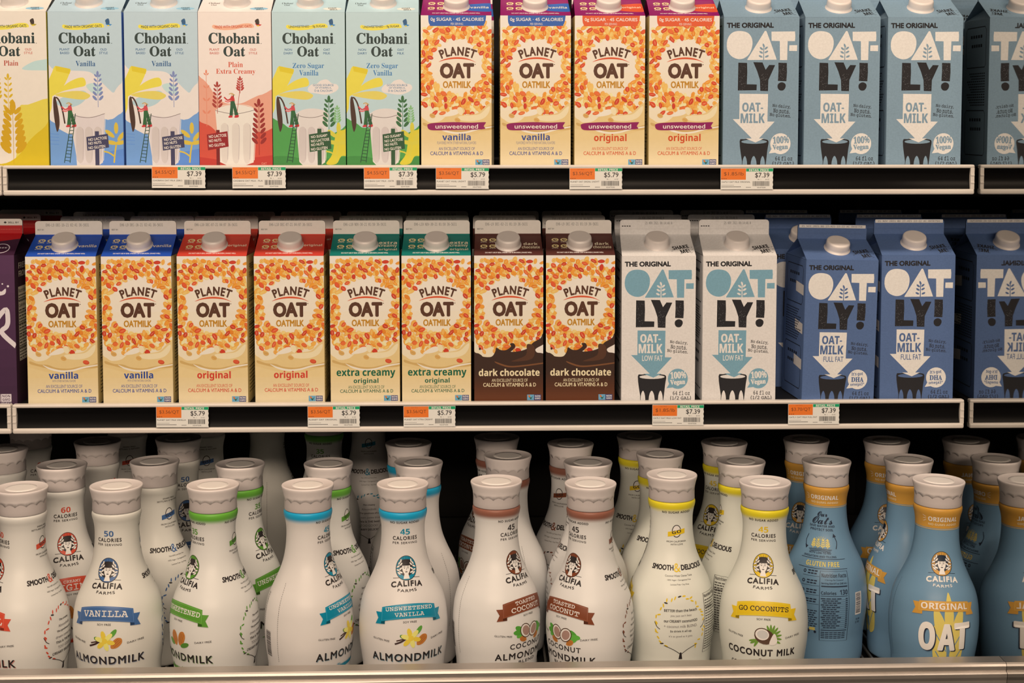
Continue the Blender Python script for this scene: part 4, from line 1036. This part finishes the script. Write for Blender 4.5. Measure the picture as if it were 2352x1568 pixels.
# ------------------------------------------------------------ cartons
def carton(brand, kind, px0, px1, py, z, yf, label, cat, group, rz=0.0, dx=0.0, lean=0.0, sz=1.0, row=0):
    parts, W, D = carton_parts(brand, kind)
    a, b = at_y(px0, py, yf), at_y(px1, py, yf)
    nm = 'milk_carton'
    o = tree(nm, parts, ((a.x + b.x) / 2 + dx, yf + D / 2 + row * (D + .0025), z + .0001), radians(rz), label, cat, group)
    o.rotation_euler.y = radians(lean); o.scale = (1, 1, sz)
    return o
YT, YM = .0155, .0165 + Y_MID
G1, G2 = 'cartons on the upper shelf', 'cartons on the middle shelf'
CT = 'carton'
U = [('chob', 'yellow', -57, 111, 'cream and yellow oat drink carton with wheat drawings, cut by the left picture edge'),
     ('chob', 'vanilla', 114, 284, 'pale blue vanilla oat carton right of the cream and yellow carton'),
     ('chob', 'vanilla', 289, 455, 'pale blue vanilla oat carton left of the pink and red carton'),
     ('chob', 'red', 459.5, 624, 'pink and red plain extra creamy oat carton with a milk glass drawing'),
     ('chob', 'zero', 628.5, 792.5, 'blue and green zero sugar vanilla carton beside the pink and red carton'),
     ('chob', 'zero', 797, 962, 'blue and green zero sugar vanilla carton beside the orange oat flake cartons'),
     ('planet', 'unsweet_vanilla', 968, 1130, 'purple-topped unsweetened vanilla carton with blue banner, next to the green illustrated carton'),
     ('planet', 'unsweet_vanilla', 1150, 1310, 'purple-topped unsweetened vanilla carton with blue banner, next to an orange-bannered carton'),
     ('planet', 'unsweet_original', 1320, 1480, 'purple-topped unsweetened original carton with orange banner, beside a blue-bannered carton'),
     ('planet', 'unsweet_original', 1490, 1650, 'purple-topped unsweetened original carton with orange banner, beside a grey-blue carton'),
     ('oatly', 'original', 1660, 1836, 'grey-blue oat carton on the upper shelf, next to the orange oat flake cartons'),
     ('oatly', 'original', 1847.5, 2019, 'grey-blue oat carton standing second from the mirror on the upper shelf'),
     ('oatly', 'original', 2037, 2209, 'grey-blue oat carton beside the mirror on the upper shelf')]
R0 = random.Random(11)
for i, (br, kd, a, b, lb) in enumerate(U):
    o = carton(br, kd, a, b, 300, Z_TOP, YT, lb, CT, G1, rz=R0.uniform(-.8, .8))
    if i >= 6: o.location.y += .001
UB = [(6, 'planet', 'dark', 'dark carton hidden behind the first purple-topped vanilla carton'), (7, 'planet', 'unsweet_vanilla', 'carton behind the second purple-topped vanilla carton, seen in the gap'),
      (8, 'planet', 'unsweet_original', 'carton behind the purple-topped original carton with orange banner, seen in the gap'), (10, 'oatly', 'original', 'grey-blue carton one place behind the first grey-blue carton'), (11, 'oatly', 'original', 'grey-blue carton one place behind the middle grey-blue carton'),
      (12, 'oatly', 'original', 'grey-blue carton one place behind the mirror-side carton, upper shelf')]
for i, br, kd, lb in UB:
    _, _, a, b, _ = U[i]
    if kd == 'dark': kd = 'unsweet_vanilla'; lb = 'purple-topped carton behind the first blue-bannered carton, seen in the gap'
    carton(br, kd, a, b, 300, Z_TOP, YT + .004, lb, CT, 'second rank of cartons on the upper shelf', row=1, dx=.004)
Md = [('purple', 'purple', -125, 28, 'purple carton with red top at the left end of the middle shelf'),
      ('planet', 'vanilla', 62, 221, 'blue-topped vanilla oat flake carton beside the purple carton'),
      ('planet', 'vanilla', 235.5, 394, 'blue-topped vanilla oat flake carton beside a red-topped carton'),
      ('planet', 'original', 409, 569.5, 'red-topped original oat flake carton beside a blue-topped carton'),
      ('planet', 'original', 583.5, 744, 'red-topped original oat flake carton beside a green-topped carton'),
      ('planet', 'creamy', 758.5, 916, 'green-topped extra creamy oat flake carton beside a red-topped carton'),
      ('planet', 'creamy', 923, 1081, 'green-topped extra creamy oat flake carton beside a brown-topped carton'),
      ('planet', 'dark', 1090, 1246.5, 'brown-topped dark chocolate carton beside a green-topped carton'),
      ('planet', 'dark', 1255.5, 1412, 'brown-topped dark chocolate carton beside a white carton'),
      ('oatly', 'low', 1428.5, 1598.5, 'white low fat oat carton beside the brown-topped carton'),
      ('oatly', 'low', 1614, 1782, 'white low fat oat carton beside the slumped dark blue carton'),
      ('oatly', 'full', 1833, 2008, 'slumped dark blue full fat carton showing its patched left side'),
      ('oatly', 'full', 2023, 2193, 'upright dark blue full fat carton beside the mirror, middle shelf')]
def place_mid(i, br, kd, a, b, lb):
    kw = {}
    if i == 11: kw = dict(rz=4.0, lean=1.2, sz=.972)
    elif i == 0: kw = dict(rz=1.0)
    else: kw = dict(rz=R0.uniform(-.8, .8))
    y = YM - (.006 if i == 11 else 0)
    return carton(br, kd, a, b, 760, Z_MID, y, lb, CT, G2, **kw)
NEAR = ['the purple carton', 'the first blue-topped carton', 'the second blue-topped carton', 'the first red-topped carton', 'the second red-topped carton', 'the first green-topped carton', 'the second green-topped carton', 'the first brown-topped carton', 'the second brown-topped carton', 'the first white carton', 'the second white carton', 'the slumped blue carton', 'the mirror-side blue carton']
SHIFT1 = [-.006, .012, .010, -.006, .004, .000, -.002, -.004, .000, .004, .000, -.004, .002]
SHIFT2 = [.000, .000, -.008, .012, .008, .004, -.004, .010, .006, .008, .006, -.020, .000]
SHIFT2[12] = .004
for i, (br, kd, a, b, lb) in enumerate(Md):
    place_mid(i, br, kd, a, b, lb)
    lo = -.017 if i == 11 else 0
    carton(br, kd, a, b, 760, Z_MID, YM + .001, 'pale top edge of the carton right behind ' + NEAR[i] if br != 'oatly' or kd == 'low' else 'blue carton right behind ' + NEAR[i], CT, 'second rank of cartons on the middle shelf', row=1, dx=SHIFT1[i] * .6 + lo)
    carton(br, kd, a, b, 760, Z_MID, YM + .003, 'dim carton two places behind ' + NEAR[i], CT, 'third rank of cartons on the middle shelf', row=2, dx=SHIFT2[i] * .6 + lo)

# ------------------------------------------------------------ price tags
def art_tag(unit, price, name):
    A = Art(0, 170, 6.36); ow = K(240, 112, 36); g = K(20, 150, 92)
    R = random.Random(name); blk = K(52, 46, 44)
    A.rect(2, 2, 204, 92, ow); A.text(unit, 26, 30, 186, 62, K(120, 62, 30), 'B', 0.0); A.text('UNIT PRICE', 62, 8, 118, 16, K(190, 84, 28), 'B', .01); A.dash((6, 84), (54, 84), 3, 5, K(140, 66, 24), .7)
    A.rect(206, 2, 424, 26, g); A.text('RETAIL PRICE', 230, 6, 388, 24, WHT, 'H', .01)
    A.text(price, 278, 36, 394, 80, blk, 'B', .012); A.text('PK  1', 300, 86, 326, 95, blk, 'B'); A.text('64 OZ', 362, 86, 392, 95, blk, 'B')
    A.text(name, 8, 104, 240, 116, blk, 'B', .008); A.dash((8, 136), (110, 136), 9, 2.5, blk, .7); A.dash((8, 149), (166, 149), 14, 5, blk, .75); A.dash((206, 153), (246, 153), 4, 4, blk, .75)
    x = 258
    while x < 394: q = R.uniform(1.4, 4.4); A.rect(x, 104, x + q, 143, blk); x += q + R.uniform(1.6, 3.6)
    A.text('0547500', 296, 150, 364, 160, blk, 'B')
    return A
def price_tag(px, py, y, unit, price, name, label, rot):
    m = MB(); W, Hh = .0668, .0268
    k = 9; e = []
    for j in range(k): e += [(W - .0006 * (j % 2), Hh * j / k)]
    outline = [(0, 0)] + [(W, 0)] + e[1:] + [(W, Hh), (0, Hh)]
    n = len(outline)
    m.add([(x, 0, z) for x, z in outline] + [(x, .0003, z) for x, z in outline], [tuple(range(n)), tuple(reversed(range(n, 2 * n)))] + [(j, n + j, n + (j + 1) % n, (j + 1) % n) for j in range(n)], K(232, 220, 206))
    m.flat(art_tag(unit, price, name), lambda u, v, z: (u, -z, v), .00005, .000003)
    p = at_y(px, py, y)
    o = obj('price_tag', m.mesh('price_tag', [M_PAPER]), None, (p.x, y, p.z)); o.rotation_euler.y = radians(rot)
    tag(o, label, 'price tag', 'price tags in the shelf rails')
OAT1 = 'OAT MILK'
YG = -.0012
TAGS = [(349, 432, 0, '$4.55/QT', '$7.39', 'CHOBANI OAT MILK ZERO', 'price tag reading 4.55 a quart under the second pale blue carton'),
        (534, 433, 0, '$4.55/QT', '$7.39', 'CHOBANI OAT MILK - PLAI', 'price tag reading 4.55 a quart under the pink and red carton'),
        (836, 433.5, 0, '$4.55/QT', '$7.39', 'CHOBANI OAT MILK - EXTR', 'price tag reading 4.55 a quart under the last green and blue carton'),
        (1001, 434, 0, '$3.56/QT', '$5.79', 'PLANET OAT VANIL UNSWT', 'price tag reading 3.56 a quart under the first purple-topped vanilla carton'),
        (1308, 435, 0, '$3.56/QT', '$5.79', 'PLANET OAT ORGNL UNSWT', 'price tag reading 3.56 a quart under the orange-bannered carton'),
        (1655, 435.5, 0, '$1.85/lb', '$7.39', 'OATLY OAT MILK ORIGINAL', 'price tag reading 1.85 a pound under the grey-blue carton'),
        (359, 981.5, 1, '$3.56/QT', '$5.79', 'PLANET OAT MILK VANILLA', 'price tag reading 3.56 a quart between blue-topped and red-topped cartons'),
        (707, 981, 1, '$3.56/QT', '$5.79', 'PLANET OAT ORIGINAL', 'price tag reading 3.56 a quart between red-topped and green-topped cartons'),
        (927, 980.5, 1, '$3.56/QT', '$5.79', 'PLANET OAT XTRA CREAMY', 'price tag reading 3.56 a quart under the second green-topped carton'),
        (1498, 977, 1, '$1.85/lb', '$7.39', 'OATLY OAT MILK LOW FAT', 'price tag reading 1.85 a pound under the white cartons'),
        (1810, 975, 1, '$3.70/QT', '$7.39', 'OATLY OAT MILK FULL FAT', 'price tag reading 3.70 a quart under the slumped dark blue carton')]
for i, (px, py, r, u, p, n, lb) in enumerate(TAGS): price_tag(px, py - .5, YG + r * Y_MID, u, p, n, lb, .3 if i % 3 == 0 else -.1)

# ------------------------------------------------------------ bottles
ZC = Z_BOT + BOT_H
BL = []
def bottle(kind, px, py, deg, label, group, lean=0.0, X=None):
    p = at_z(px, py, ZC)
    BL.append([kind, p.x if X is None else X, p.y, deg, label, group, lean])
def stand_bottles():
    """nudge the bottles apart until no two touch, then stand them on the rack"""
    D = .1119; wt = {GF: .35, GS: .7, GT: 1.0, GQ: 1.3}
    for _ in range(400):
        for i in range(len(BL)):
            for j in range(i):
                a, b = BL[i], BL[j]; dx, dy = a[1] - b[1], a[2] - b[2]; d = hypot(dx, dy)
                if d < D:
                    k = (D - d) / d * .5; wa, wb = wt[a[5]], wt[b[5]]; q = wa + wb
                    a[1] += dx * k * wa / q; a[2] += dy * k * wa / q * 1.4; b[1] -= dx * k * wb / q; b[2] -= dy * k * wb / q * 1.4
        for a in BL: a[1] = min(a[1], X_MIR - .0566); a[2] = max(a[2], -.0440)
    for kind, x, y, deg, label, group, lean in BL:
        view = degrees(atan2(CAM.x - x, y - CAM_Y))
        o = tree('milk_bottle', bottle_parts(kind), (x, y, Z_BOT + .0001), radians(deg + view), label, 'bottle', group)
        if lean: o.rotation_euler.y = radians(lean)
GF, GS, GT, GQ = 'front row of bottles', 'second row of bottles', 'third row of bottles', 'dark rear bottles'
for a in [
    ('red', 48, 1119, -67, 'cream bottle cut by the left edge, showing a red leaf wreath on its side', GF),
    ('vanilla', 267, 1113, -22, 'cream bottle in front with a blue vanilla ribbon label', GF),
    ('green', 490, 1111, -58, 'front cream bottle with green collar and label turned to its left', GF),
    ('teal', 707, 1110.5, 58, 'front cream bottle with teal collar and label turned to its right', GF),
    ('teal', 925, 1109, 5.5, 'front cream bottle with teal collar and unsweetened vanilla label facing forward', GF),
    ('brown', 1140, 1103, 44, 'front toasted coconut bottle with brown collar, label turned to its right', GF),
    ('brown', 1356, 1105.6, -44, 'front toasted coconut bottle with brown collar, label turned to its left', GF),
    ('yellow', 1543, 1088, -111, 'front bottle with yellow collar showing its story panel and leaf wreath', GF),
    ('yellow', 1754, 1102, -2.5, 'front coconut milk bottle with yellow collar and go coconuts ribbon', GF),
    ('blue', 2176, 1100, 12, 'front blue oat bottle beside the mirror with large white lettering', GF),
    ('blue', 1900, 1056.5, 180, 'blue bottle with orange collar showing the nutrition facts on its back', GS),
    ('red', 142, 1066, 8, 'cream bottle behind the vanilla bottle, red portrait badge and red ribbon', GS),
    ('vanilla', 355, 1057.6, -85, 'cream bottle without coloured collar behind the front green-collared bottle', GS),
    ('green', 550, 1065, 55, 'second row bottle with green collar and green ribbon facing right', GS),
    ('green', 754, 1063, -65, 'second row bottle with green collar behind the teal-collared pair', GS),
    ('teal', 961, 1060, 150, 'second row teal-collared bottle behind the forward-facing teal bottle', GS),
    ('brown', 1167, 1044, 130, 'second row brown-collared bottle behind the right-turned toasted coconut bottle', GS),
    ('brown', 1354, 1061, 150, 'second row brown-collared bottle behind the left-turned toasted coconut bottle', GS),
    ('yellow', 1513, 1041, -125, 'second row yellow-collared bottle behind the story panel bottle', GS),
    ('yellow', 1703, 1059.5, 160, 'second row yellow-collared bottle behind the go coconuts bottle', GS),
    ('blue', 2108, 1054, -75, 'second row blue bottle behind the blue bottle by the mirror', GS),
    ('red', 8, 1030, 60, 'third row cream bottle at the left picture edge', GT),
    ('red', 224, 1012, 46, 'third row cream bottle showing a red calorie number by the vanilla bottle', GT),
    ('vanilla', 410, 1005, 18, 'third row cream bottle with a dark blue portrait badge', GT),
    ('teal', 938, 1016, 95, 'third row teal-collared bottle with its cap above two teal bottles', GT),
    ('brown', 1142, 1003, -60, 'third row brown-collared bottle with a ribbon at its left', GT),
    ('brown', 1312, 1020, 200, 'third row plain brown-collared bottle with a dashed seam', GT),
    ('yellow', 1467, 1001, -130, 'third row dim yellow-collared bottle nearest the brown-collared bottles', GT),
    ('yellow', 1666, 1017.5, -34, 'third row yellow-collared bottle with a yellow portrait badge', GT),
    ('blue', 1852, 1008, -14, 'third row blue bottle behind the nutrition facts bottle', GT),
    ('blue', 2040, 1011.5, 3, 'third row blue bottle with orange portrait badge facing forward', GT),
    ('red', 70, 977, 30, 'rear bottle in shadow at the far left', GQ),
    ('red', 292, 950, -120, 'rear bottle in shadow between two calorie-number bottles', GQ),
    ('vanilla', 478, 949, -122, 'rear bottle in shadow with a dark badge behind the green collars', GQ),
    ('vanilla', 606, 930, 100, 'rear bottle in shadow left of the small green collar', GQ),
    ('green', 744, 948, -14, 'rear bottle with green collar just below the shelf edge', GQ),
    ('teal', 846, 916, -125, 'rear bottle in shadow with story lettering beside the teal cap', GQ),
]: bottle(*a, lean=1.0 if a[1] == 2176 else 0.0, X=.5850 if a[1] == 2176 else .5840 if a[1] == 2108 else None)
stand_bottles()
